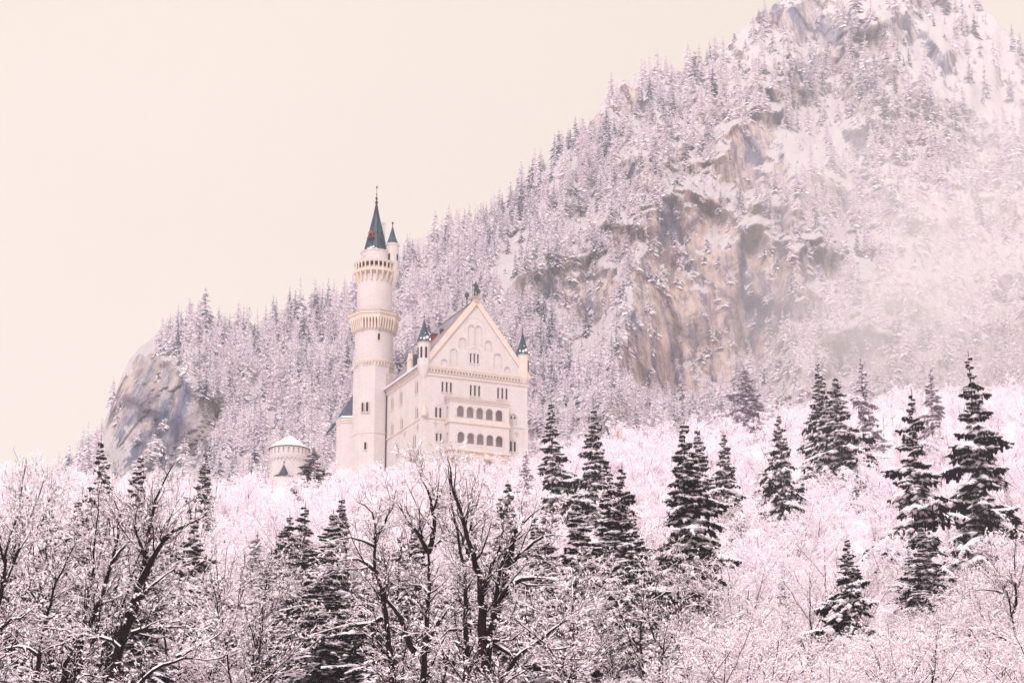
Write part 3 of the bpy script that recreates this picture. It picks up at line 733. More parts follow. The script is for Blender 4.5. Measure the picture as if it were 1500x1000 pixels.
b = Buf(); b.extrude([(.25, zb_ + .9), (.95, zb_ + .95), (1.0, zb_ + 2.0), (.6, zb_ + 2.2), (.2, zb_ + 2.0)], -.42, -.3); bm_ = b.mesh('shield', [M['bronze']]); bm_fix(bm_); link('shield', bm_, st)
b = Buf(); b.lathe(-1.75, .8, [(.14, -1.0), (.14, 1.3), (.3, 1.5), (.2, 1.7), (.52, 2.0), (.58, 2.5), (.4, 2.8), (.05, 3.1)], 8); bm_ = b.mesh('ridge_ornament', [M['bronze']]); bm_fix(bm_); link('ridge_ornament', bm_, hall); bpy.data.objects['ridge_ornament'].location = (XA, .6, ZA - .6)

# --- the tall round tower
def tpart(name, buf, mats, parent, smooth=False):
    me = buf.mesh(name, mats if isinstance(mats, (list, tuple)) else [mats], smooth); bm_fix(me); return link(name, me, parent)
TY = (O + CV * (Ld + 3.6)).y
TP = at(546.8, 560, TY); TP.z = 0
tw = empty('castle_tower', TP, 0)
tag(tw, 'tall pale stone stair tower with two corbelled galleries and a green copper spire', 'tower')
def tz(py): return at(547, py, TY).z
RT = 29.4 * mpp((TP.x, TY, tz(560)))
pm_ = lambda px, py: px * mpp((TP.x, TY, tz(py)))
face = math.atan2(-TP.y, -TP.x)      # direction of the camera
oa = -PI / 2 + PI / 8
SHELLS = [Buf() for _ in range(4)]
SHELLS[0].lathe(0, 0, [(RT * 1.06, 108), (RT * 1.06, tz(641)), (RT * 1.0, tz(640)), (RT * 1.0, tz(537))], 8, a0=oa - .25)
SHELLS[1].lathe(0, 0, [(RT * .965, tz(538)), (RT * .965, tz(466))], 40)
R2 = pm_(25.7, 440)
SHELLS[2].lathe(0, 0, [(R2, tz(466)), (R2, tz(396))], 40)
R3 = pm_(21.2, 380)
SHELLS[3].lathe(0, 0, [(R3, tz(397)), (R3, tz(373)), (R3 * 1.05, tz(372.5)), (R3 * 1.05, tz(371))], 40)
cw = Buf(); TWIN = []
def twin(px, ytop, ybot, wm, rad):
    dx = (px - 546.8) * mpp((TP.x, TY, tz(ytop))); a = math.asin(max(-.95, min(.95, dx / rad))) - PI / 2
    yk = -(math.sin(-a)) * 0
    # the wall there stands rad*cos nearer the camera
    Yn = TY + rad * math.sin(a); zt_ = at(px, ytop, Yn).z; zb2 = at(px, ybot, Yn).z
    e = Buf(); e.extrude(arch_pts(0, zb2, wm, zt_ - zb2), -.7, .7)
    V = np.concatenate(e.V); th = a + PI / 2; ca, sa = math.cos(th), math.sin(th)
    V = np.stack([rad * math.cos(a) + V[:, 0] * ca - V[:, 1] * sa, rad * math.sin(a) + V[:, 0] * sa + V[:, 1] * ca, V[:, 2]], 1)
    cw.add(V, T=np.concatenate(e.T), Q=np.concatenate(e.Q)); TWIN.append((a, rad, zb2, wm, zt_ - zb2))
twin(555.5, 487.5, 498, .62, RT * .965); twin(533.2, 589, 603, .68, RT); twin(540.2, 588, 602.5, .68, RT); twin(538.5, 647, 658, .62, RT * 1.02)
twin(535, 381.5, 384, .3, R3); twin(521.5, 510, 516, .35, RT * .965)
for q, sh in enumerate(SHELLS):
    ce = Buf(); ce.add(np.concatenate(cw.V), T=np.concatenate(cw.T), Q=np.concatenate(cw.Q))
    tme = cut(sh.mesh('wall', [M['wall']]), [ce.mesh('c', [])], 'wall')
    link('wall', tme, tw)
for a, rad, z0, w, h in TWIN:
    e = Buf(); e.box(-w / 2 - .1, w / 2 + .1, -.05, .05, z0 - .1, z0 + h + .1)
    V = np.concatenate(e.V); th = a + PI / 2; ca, sa = math.cos(th), math.sin(th); rr = rad - .5
    V = np.stack([rr * math.cos(a) + V[:, 0] * ca - V[:, 1] * sa, rr * math.sin(a) + V[:, 0] * sa + V[:, 1] * ca, V[:, 2]], 1)
    g = Buf(); g.add(V, Q=np.concatenate(e.Q)); wo_ = tpart('window', g, M['glass'], tw)
    if h > 1.2:
        e = Buf(); e.box(-w / 2 - .2, w / 2 + .2, -.14, .1, z0 - .22, z0); arch_trim(e, 0, z0, w, h, -.07, .1, .14)
        V = np.concatenate(e.V); rr = rad * (.985 if rad > RT * .97 else 1.0)
        V = np.stack([rr * math.cos(a) + V[:, 0] * ca - V[:, 1] * sa, rr * math.sin(a) + V[:, 0] * sa + V[:, 1] * ca, V[:, 2]], 1)
        g = Buf(); g.add(V, Q=np.concatenate(e.Q)); tpart('frame', g, M['trim'], wo_)
# mouldings
b = Buf()
b.lathe(0, 0, [(RT * 1.0, tz(642)), (RT * 1.10, tz(641)), (RT * 1.10, tz(639.5)), (RT * .98, tz(638.5))], 8, a0=oa - .25, cap=False)
tpart('string_course', b, M['trim'], tw); b = Buf()
b.lathe(0, 0, [(RT * .95, tz(539)), (RT * 1.03, tz(537)), (RT * 1.07, tz(535)), (RT * 1.07, tz(533.4)), (RT * .95, tz(532))], 40, cap=False)
for k in range(40):
    a = 2 * PI * k / 40; r_ = RT * 1.0
    b.lathe(r_ * math.cos(a), r_ * math.sin(a), [(.16, tz(541.5)), (.2, tz(536.5))], 5)
tpart('string_course', b, M['trim'], tw)
# lower gallery : octagonal, on long corbels
RG = pm_(37.6, 465)
zg0, zg1, zg2, zg3 = tz(489), tz(474), tz(468), tz(464.5)
b = Buf(); ga = oa - .12
b.lathe(0, 0, [(RT * .9, zg1 - .5), (RG * .97, zg1), (RG * .97, zg2), (RG * 1.02, zg2 + .05), (RG * 1.02, zg3), (R2 * .9, zg3 + .02)], 8, a0=ga)
gal = tpart('gallery', b, M['corbel'], tw)
b = Buf()
for f in range(8):
    a0 = ga + f * PI / 4; p = Vector((math.cos(a0), math.sin(a0))); q = Vector((math.cos(a0 + PI / 4), math.sin(a0 + PI / 4)))
    for k in range(6):
        u = (k + .5) / 6; d = p.lerp(q, u); nrm = math.atan2((p + q).y, (p + q).x); ca, sa = math.cos(nrm), math.sin(nrm)
        ro = d * RG * .96; e = Buf()
        rin = RT * .9 - (RG * .96) * math.cos(PI / 8)
        e.extrude([(rin, zg0 - .3), (rin, zg1 + .05), (.06, zg1 + .05), (.06, zg1 - .5), (rin + .85, zg0)], -.2, .2, ax='y')
        V = np.concatenate(e.V); V = np.stack([ro.x + V[:, 0] * ca - V[:, 1] * sa, ro.y + V[:, 0] * sa + V[:, 1] * ca, V[:, 2]], 1)
        b.add(V, T=np.concatenate(e.T), Q=np.concatenate(e.Q))
tpart('corbels', b, M['corbel'], gal)
b = Buf(); b.lathe(0, 0, [(RG * 1.035, zg3 - .02), (RG * 1.04, zg3 + .14), (R2 * .9, zg3 + .35)], 8, a0=ga); sl = tpart('ledge_snow', b, M['grey_stone'], gal)
# upper gallery : round, arched corbel table, arcade parapet
RU = pm_(31.5, 398)
zu0, zu1, zu2, zu3 = tz(420), tz(404), tz(400.5), tz(389)
b = Buf()
b.lathe(0, 0, [(R2 * .96, zu1 - .3), (RU, zu1), (RU, zu2), (RU * .9, zu2 + .02)], 40)
ug = tpart('gallery', b, M['corbel'], tw)
b = Buf()
for k in range(22):
    a = 2 * PI * k / 22; ca, sa = math.cos(a), math.sin(a); e = Buf()
    e.extrude([(R2 * .95, zu0), (R2 * .95, zu1 + .02), (RU * .985, zu1 + .02), (RU * .985, zu1 - .7), (R2 + .35, zu0 + .5)], -.17, .17)
    V = np.concatenate(e.V); V = np.stack([V[:, 0] * ca - V[:, 1] * sa, V[:, 0] * sa + V[:, 1] * ca, V[:, 2]], 1)
    b.add(V, T=np.concatenate(e.T), Q=np.concatenate(e.Q))
tpart('corbels', b, M['corbel'], ug)
b = Buf()
for k in range(28):
    a = 2 * PI * k / 28; b.lathe(RU * .93 * math.cos(a), RU * .93 * math.sin(a), [(.26, zu2), (.26, zu2 + .3), (.2, zu2 + .35), (.2, zu3 - .7), (.34, zu3 - .3)], 6)
b.lathe(0, 0, [(RU * .9, zu3 - .35), (RU * .98, zu3 - .35), (RU * .98, zu3 - .02), (RU * .9, zu3 - .02)], 40, cap=False)
tpart('parapet', b, M['corbel'], ug)
b = Buf(); b.lathe(0, 0, [(R3 * 1.02, zu2 + .01), (RU * .80, zu2 + .02), (RU * .80, zu3 - .5), (R3 * 1.02, zu3 - .4)], 40); tpart('passage_shade', b, M['dark'], ug)  # dark ring behind the columns, shade of the passage put into its colour
b = Buf(); b.lathe(0, 0, [(RU * .99, zu3 - .03), (RU * .99, zu3 + .1), (R3 * .98, zu3 + .75), (R3 * .98, zu3 - .03)], 40, cap=False); tpart('gallery_roof', b, M['wall'], ug)
# spire
RC = pm_(17.6, 372); zc0, zc1 = tz(371.5), tz(300)
b = Buf(); NS = 12
for k in range(NS):
    pass
b.lathe(0, 0, [(RC * 1.04, zc0 - .05), (RC, zc0 + .15), (RC * .60, zc0 + (zc1 - zc0) * .40), (RC * .25, zc0 + (zc1 - zc0) * .76), (.18, zc1)], 14)
spi = tpart('spire', b, M['copper'], tw)
b = Buf()
for k in range(14):
    a = 2 * PI * k / 14
    P = [(r * math.cos(a), r * math.sin(a), z) for r, z in ((RC * 1.02, zc0 + .1), (RC * .61, zc0 + (zc1 - zc0) * .40), (RC * .26, zc0 + (zc1 - zc0) * .76), (.2, zc1))]
    b.tube(P, .06, 4)
b.lathe(0, 0, [(RC * .63, zc0 + (zc1 - zc0) * .38), (RC * .65, zc0 + (zc1 - zc0) * .385), (RC * .62, zc0 + (zc1 - zc0) * .40)], 14, cap=False)
tpart('seam', b, M['copper'], spi)
b = Buf(); zf = zc1 - .3
b.lathe(0, 0, [(.28, zf), (.2, zf + .5), (.42, zf + .75), (.42, zf + 1.0), (.16, zf + 1.2), (.16, zf + 1.7), (.34, zf + 1.9), (.34, zf + 2.1), (.1, zf + 2.3), (.08, zf + 2.9), (.2, zf + 3.1), (.05, zf + 3.3), (.045, zf + 5.4)], 10)
b.extrude([(-.3, zf + 4.7), (.35, zf + 4.85), (.2, zf + 5.3), (-.15, zf + 5.1)], -.03, .03)
tpart('weather_vane', b, M['dark'], spi)
# red dormer on the spire
dpx = at(539, 352, TY - RC * .7); da = math.atan2(dpx.y - TP.y, dpx.x - TP.x) if False else -PI / 2 - .45
rz_ = RC * .66; e = Buf(); zz = tz(352.5)
e.box(-.58, .58, -.7, .6, zz, zz + 1.2); e.extrude([(-.75, zz + 1.2), (.75, zz + 1.2), (0, zz + 2.0)], -.82, .9)
def turn(e, a, rr):
    V = np.concatenate(e.V); th = a + PI / 2; ca, sa = math.cos(th), math.sin(th)
    o = Buf(); o.add(np.stack([rr * math.cos(a) + V[:, 0] * ca - V[:, 1] * sa, rr * math.sin(a) + V[:, 0] * sa + V[:, 1] * ca, V[:, 2]], 1), T=np.concatenate(e.T) if e.T else None, Q=np.concatenate(e.Q)); return o
dm = tpart('dormer', turn(e, da, rz_), M['red'], spi)
e = Buf(); e.box(-.34, .34, -.76, -.6, zz + .25, zz + 1.05); tpart('dormer_window', turn(e, da, rz_), M['glass'], dm)
e = Buf(); e.box(-.9, .9, -1.0, .3, zz - .25, zz); tpart('dormer_sill', turn(e, da, rz_), M['dark'], dm)
for a, h_, q in ((-PI / 2 - .35, .5, .5), (-PI / 2 - .15, .8, .35), (-PI / 2 - .6, .35, .4), (-PI / 2 + .1, .3, .3)):
    r_ = RC * (1 - h_ / 12); e = Buf(); e.lathe(r_ * math.cos(a), r_ * math.sin(a), [(.05, zc0 + h_ - q), (q, zc0 + h_ - q * .3), (q * .7, zc0 + h_ + q * .5), (.05, zc0 + h_ + q)], 7); tpart('roof_snow', e, M['snow'], spi)
# side turret and thin chimney
rs = pm_(9.6, 390); ax_ = pm_(571.3 - 546.8, 390); ay_ = -.6
b = Buf(); b.lathe(ax_, ay_, [(.3, tz(428)), (rs * .8, tz(416)), (rs * 1.08, tz(406)), (rs * 1.08, tz(402)), (rs, tz(401)), (rs, tz(363)), (rs * 1.12, tz(362)), (rs * 1.12, tz(359.5))], 24)
tt = tpart('side_turret', b, M['wall'], tw)
b = Buf(); b.lathe(ax_, ay_, [(rs * .95, tz(359.5)), (rs * .55, tz(350)), (.1, tz(333))], 12); tr_ = tpart('turret_roof', b, M['copper'], tt)
b = Buf(); b.lathe(ax_, ay_, [(.1, tz(334)), (.08, tz(330)), (.28, tz(329)), (.28, tz(327.5)), (.03, tz(326))], 8); tpart('finial', b, M['dark'], tr_)
for a in (-PI / 2 - .42, -PI / 2 + .95):
    b = Buf(); e = Buf(); e.extrude(arch_pts(0, tz(384.5), .55, tz(375) - tz(384.5)), -.08, .08); o_ = turn(e, a, rs - .02)
    b.add(np.concatenate([v + [ax_, ay_, 0] for v in o_.V]), T=np.concatenate(o_.T), Q=np.concatenate(o_.Q)); tpart('window', b, M['glass'], tt)
cx_ = pm_(557.5 - 546.8, 340)
b = Buf(); b.box(cx_ - .38, cx_ + .38, .6, 1.4, tz(372), tz(327)); b.box(cx_ - .5, cx_ + .5, .5, 1.5, tz(327), tz(325.5)); b.lathe(cx_, 1.0, [(.2, tz(325.5)), (.2, tz(322.5))], 8); tpart('chimney', b, M['wall'], tw)

# --- lower bay wing left of the tower
BY_ = TY + 3.0
BP = at(508, 620, BY_); BP.z = 0
def bz(py): return at(508, py, BY_).z
bayw = empty('castle_wing', BP, 0)
tag(bayw, 'low pale castle wing with a steep blue slate roof left of the tall tower', 'castle wing')
m_ = mpp((BP.x, BY_, bz(640)))
xl, xr = (493 - 508) * m_, (524 - 508) * m_
b = Buf()
plan = [(xl, .5), (xl + 1.3, -1.9), (xr, -2.3), (xr, 6), (xl, 6)]
def prism_plan(buf, plan, z0, z1, m=0):
    n = len(plan); V = [(x, y, z0) for x, y in plan] + [(x, y, z1) for x, y in plan]
    buf.add(V, T=[(0, i + 1, i) for i in range(1, n - 1)] + [(n, n + i, n + i + 1) for i in range(1, n - 1)], Q=[(i, (i + 1) % n, n + (i + 1) % n, n + i) for i in range(n)], m=m)
prism_plan(b, plan, 106, bz(617)); tpart('wall', b, M['wall'], bayw)
def scale_plan(p, k): 
    c = (sum(q[0] for q in p) / len(p), sum(q[1] for q in p) / len(p)); return [(c[0] + (x - c[0]) * k, c[1] + (y - c[1]) * k) for x, y in p]
b = Buf(); prism_plan(b, scale_plan(plan, 1.06), bz(622), bz(619)); prism_plan(b, scale_plan(plan, 1.12), bz(619), bz(615.5)); tpart('cornice', b, M['trim'], bayw)
pl = scale_plan(plan, 1.16); tip = [(xr - .3, -.6), (xr, 2.0)]
def hip(buf, pl, z0, z1, k):
    c = (xr - .2, .8); n = len(pl); up = [(c[0] + (x - c[0]) * k, c[1] + (y - c[1]) * k) for x, y in pl]
    V = [(x, y, z0) for x, y in pl] + [(x, y, z1) for x, y in up]
    buf.add(V, T=[(0, i + 1, i) for i in range(1, n - 1)] + [(n, n + i, n + i + 1) for i in range(1, n - 1)], Q=[(i, (i + 1) % n, n + (i + 1) % n, n + i) for i in range(n)])
b = Buf(); hip(b, pl, bz(615.4), bz(577), .22); ro = tpart('roof', b, M['blue_slate'], bayw)
b = Buf(); hip(b, scale_plan(plan, 1.19), bz(615.2), bz(609), .80); tpart('eave_snow', b, M['snow'], ro)
b = Buf(); b.tube([(xl - 2.6, 4, bz(628)), (xl - 1.2, 2, bz(622)), (xl + .3, .5, bz(614))], [.25, .4, .3], 6); tpart('buttress_ledge', b, M['blue_slate'], bayw)

# --- round gatehouse tower
GYY = 590.0
GP_ = at(423.5, 670, GYY); GP_.z = 0
def gz(py): return at(423.5, py, GYY).z
gt = empty('gatehouse_tower', GP_, 0)
tag(gt, 'squat round stone tower with a snow capped conical roof left of the castle', 'tower')
gm = mpp((GP_.x, GYY, gz(660))); rg = 28.5 * gm
b = Buf(); b.lathe(0, 0, [(rg * .94, 108), (rg * .94, gz(675)), (rg, gz(672)), (rg, gz(657.5))], 48)
e = Buf(); SL = []
for k in range(24):
    a = 2 * PI * (k + .25) / 24; q = Buf(); q.box(-.24, .24, -.6, .45, gz(670) + .2, gz(661)); o_ = turn(q, a, rg); e.add(np.concatenate(o_.V), Q=np.concatenate(o_.Q))
gw = cut(b.mesh('wall', [M['wall']]), [e.mesh('c', [])], 'wall'); link('wall', gw, gt)
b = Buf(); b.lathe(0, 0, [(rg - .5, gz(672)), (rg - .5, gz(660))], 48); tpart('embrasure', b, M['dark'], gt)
b = Buf()
for k in range(28):
    a = 2 * PI * k / 28; q = Buf(); arch_trim(q, 0, gz(684), 1.15, 1.6, -.22, .5, .2, n=8, legs=False); o_ = turn(q, a, rg * .955); b.add(np.concatenate(o_.V), Q=np.concatenate(o_.Q))
b.lathe(0, 0, [(rg * .93, gz(676.5)), (rg * 1.02, gz(675)), (rg * 1.02, gz(673.5)), (rg * .95, gz(672.5))], 48, cap=False)
tpart('blind_arcade', b, M['wall'], gt)
b = Buf(); b.lathe(0, 0, [(rg * 1.05, gz(659.5)), (rg * 1.07, gz(658.5)), (rg * .9, gz(657.5))], 48); ro = tpart('roof', b, M['dark'], gt)
b = Buf(); b.lathe(0, 0, [(rg * 1.06, gz(658.5)), (rg * 1.0, gz(656.5)), (rg * .55, gz(647.5)), (rg * .3, gz(642)), (.2, gz(637.5))], 48); tpart('roof_snow', b, M['snow'], ro)
b = Buf(); b.box(.9, 2.3, -.8, .6, gz(643), gz(637)); tpart('chimney', b, M['grey_stone'], ro)
fx, fy = (419 - 423.5) * gm, -rg * .95
b = Buf(); b.lathe(fx, fy, [(2.5, 108), (2.5, gz(705.5))], 24); ft = tpart('front_turret', b, M['wall'], gt)
b = Buf(); b.lathe(fx, fy, [(2.72, gz(706)), (2.72, gz(704.5)), (2.3, gz(703))], 24); tpart('eave', b, M['dark'], ft)
b = Buf(); b.lathe(fx, fy, [(1.75, gz(703.6)), (1.35, gz(701)), (.05, gz(686.5))], 16); tr2 = tpart('turret_roof', b, M['blue_slate'], ft)
b = Buf(); b.lathe(fx, fy, [(.06, gz(688)), (.05, gz(681))], 6); b.box(fx - .3, fx + .3, fy - .03, fy + .03, gz(683.2), gz(682.6)); tpart('finial', b, M['dark'], tr2)
# ------------------------------------------------------------------ trees : shape makers
def prisms(buf, P0, P1, R0, R1, n=3, m=0):
    """many straight tapering n-sided twigs at once"""
    P0, P1 = np.asarray(P0, float), np.asarray(P1, float); R0 = np.asarray(R0, float); R1 = np.asarray(R1, float)
    N = len(P0)
    if N == 0: return
    d = P1 - P0; d /= np.linalg.norm(d, axis=1)[:, None] + 1e-9
    ref = np.where((np.abs(d[:, 2]) > .8)[:, None], [[1.0, 0, 0]], [[0, 0, 1.0]])
    a = np.cross(d, ref); a /= np.linalg.norm(a, axis=1)[:, None] + 1e-9; b = np.cross(d, a)
    A = np.arange(n) * 2 * PI / n + .5
    ring = np.cos(A)[None, :, None] * a[:, None, :] + np.sin(A)[None, :, None] * b[:, None, :]
    V = np.concatenate([P0[:, None, :] + ring * R0[:, None, None], P1[:, None, :] + ring * R1[:, None, None]], 1)
    base = (np.arange(N) * 2 * n)[:, None]; i = np.arange(n); j = (i + 1) % n
    Q = np.stack([base + i, base + j, base + n + j, base + n + i], -1)
    buf.add(V.reshape(-1, 3), Q=Q.reshape(-1, 4), m=m)
_OCT = np.array([(1, 0, 0), (0, 1, 0), (-1, 0, 0), (0, -1, 0), (0, 0, 1), (0, 0, -1)], float)
_OCF = np.array([(0, 1, 4), (1, 2, 4), (2, 3, 4), (3, 0, 4), (1, 0, 5), (2, 1, 5), (3, 2, 5), (0, 3, 5)])
def clumps(buf, P, sx, sz, rng, m=0, D=None):
    """irregular little lumps of snow; D = direction to stretch along"""
    P = np.asarray(P, float); N = len(P)
    if N == 0: return
    V = _OCT[None] * np.stack([sx, sx, sz], 1)[:, None, :]
    V = V * (.65 + .7 * rng.random((N, 6, 1)))
    th = rng.random(N) * 2 * PI; c, s = np.cos(th)[:, None], np.sin(th)[:, None]
    V = np.stack([V[..., 0] * c - V[..., 1] * s, V[..., 0] * s + V[..., 1] * c, V[..., 2]], -1)
    if D is not None:
        k = np.einsum('nvk,nk->nv', V, D); V = V + D[:, None, :] * k[..., None] * 1.3
    V = V + P[:, None, :]
    buf.add(V.reshape(-1, 3), T=(_OCF[None] + (np.arange(N) * 6)[:, None, None]).reshape(-1, 3), m=m)

def unit(v): return v / (np.linalg.norm(v, axis=-1)[..., None] + 1e-9)
def spawn(rng, segs, spacing, ang, lenf, rad_f, rad_cap, nseg, up, wob, frac0=.0):
    """from parent segments (p0,p1,r0,r1,s) grow side branches; returns segments of the children in the same layout"""
    p0, p1, r0, r1, s = segs
    L = np.linalg.norm(p1 - p0, axis=1)
    cnt = rng.poisson(np.where(s > frac0, L / spacing, 0))
    idx = np.repeat(np.arange(len(L)), cnt)
    if len(idx) == 0: return None
    u = rng.random(len(idx))[:, None]
    q = p0[idx] * (1 - u) + p1[idx] * u; pr = (r0[idx] * (1 - u[:, 0]) + r1[idx] * u[:, 0]); ss = s[idx]
    d = unit(p1[idx] - p0[idx])
    rv = unit(rng.normal(size=(len(idx), 3))); side = unit(rv - d * np.einsum('nk,nk->n', rv, d)[:, None])
    a = (ang[0] + (ang[1] - ang[0]) * rng.random(len(idx)))[:, None]
    dr = unit(d * np.cos(a) + side * np.sin(a) + np.array([0, 0, up]))
    ln = lenf[0] + (lenf[1] - lenf[0]) * rng.random(len(idx)); ln = ln * (1.1 - .65 * ss)
    ra = np.minimum(pr * rad_f, rad_cap) * (.7 + .5 * rng.random(len(idx)))
    out = [[], [], [], [], []]; p = q
    for k in range(nseg):
        dr = unit(dr + wob * rng.normal(size=dr.shape) + np.array([0, 0, up * .35]))
        n = p + dr * (ln / nseg)[:, None]
        out[0].append(p); out[1].append(n); out[2].append(ra * (1 - .75 * k / nseg)); out[3].append(ra * (1 - .75 * (k + 1) / nseg)); out[4].append(np.full(len(ln), (k + .5) / nseg))
        p = n
    return [np.concatenate(o) for o in out]
def limb_segs(P, r0, r1, step, rng, wob):
    P = np.asarray(P, float); d = np.linalg.norm(np.diff(P, axis=0), axis=1); c = np.concatenate([[0], np.cumsum(d)])
    n = max(3, int(c[-1] / step)); u = np.linspace(0, c[-1], n + 1)
    # smooth through the given points
    Q = np.stack([np.interp(u, c, P[:, k]) for k in range(3)], 1)
    for _ in range(2): Q[1:-1] = (Q[:-2] + 2 * Q[1:-1] + Q[2:]) / 4
    Q[1:-1] += rng.normal(size=(n - 1, 3)) * wob
    r = r0 + (r1 - r0) * (u / c[-1]) ** .8
    return Q, r
def broadleaf(name, rng, limbs, bark, twig, snow, dens=1.0, scale=1.0, snowy=1.0, twig_r=1.0, lv3=True, clump=1.0, csize=1.0, ck=1.0, p2=.9, p3=.85, s3=1.0):
    """limbs: list of (points, r0, r1, bare fraction).  Gives three meshes: trunk, twigs, snow"""
    tr, cr_, sn = Buf(), Buf(), Buf()
    L0 = [[], [], [], [], []]
    for P, r0, r1, bare in limbs:
        Q, r = limb_segs(P, r0, r1, .55 * scale, rng, .035 * scale)
        tr.tube(Q, r, 7 if r0 > .1 else 5)
        k = len(Q) - 1; s = (np.arange(k) + .5) / k
        L0[0].append(Q[:-1]); L0[1].append(Q[1:]); L0[2].append(r[:-1]); L0[3].append(r[1:]); L0[4].append(np.where(s < bare, -1.0, s))
    L0 = [np.concatenate(o) for o in L0]
    l1 = spawn(rng, L0, .50 * scale / dens, (.55, 1.1), (1.4 * scale, 3.6 * scale), .45, .055 * scale, 5, .16, .22, 0)
    l2 = spawn(rng, l1, .34 * scale / dens, (.5, 1.1), (.5 * scale, 1.35 * scale), .6, .02 * scale, 3, .10, .25, 0)
    l3 = spawn(rng, l2, .20 * scale / dens * s3, (.5, 1.1), (.2 * scale, .55 * scale), .7, .010 * scale, 2, .06, .3, 0) if lv3 else None
    prisms(tr, *l1[:4], n=4)
    prisms(cr_, l2[0], l2[1], np.maximum(l2[2], .008) * twig_r, np.maximum(l2[3], .006) * twig_r, 3)
    if l3 is not None: prisms(cr_, l3[0], l3[1], np.maximum(l3[2], .006) * twig_r, np.maximum(l3[3], .004) * twig_r, 3)
    # snow lying along everything that is not upright
    def cover(seg, k0, amin, lift, prob):
        p0, p1, r0, r1, s = seg; d = unit(p1 - p0); flat = np.sqrt(np.maximum(0, 1 - d[:, 2] ** 2))
        ok = (flat > .35) & (rng.random(len(flat)) < prob)
        w = (np.maximum(r0 * k0, amin) * (.6 + .8 * rng.random(len(r0))) * np.clip(flat, .4, 1))
        up = np.zeros_like(p0); up[:, 2] = (r0 * lift + w * .5)
        prisms(sn, (p0 + up)[ok], (p1 + up)[ok], w[ok], (w * .85)[ok], 4)
    cover(L0, .80, .03 * scale, .75, .95 * snowy); cover(l1, .8 * ck, .022 * scale * ck, .8, .93 * snowy)
    cover(l2, .95 * ck, .016 * scale * ck, .8, p2 * snowy)
    if l3 is not None: cover(l3, 1.0 * ck, .011 * scale * ck, .8, p3 * snowy)
    src = [l2] + ([l3] if l3 is not None else [])
    for g_, (seg, pr, a, b) in enumerate(zip(src, (.75 * clump, .42 * clump), (.03, .022), (.085, .06))):
        ok = rng.random(len(seg[0])) < pr; P = seg[1][ok] + [0, 0, .03 * scale]; sx = (a + (b - a) * rng.random(len(P)) ** 1.6) * scale * csize
        clumps(sn, P, sx, sx * .62, rng, D=unit(seg[1] - seg[0])[ok])
    return tr.mesh(name + '_trunk', [bark], True), joined([cr_.mesh(name + '_crown', [twig]), sn.mesh(name + '_snow', [snow])], name + '_crown')

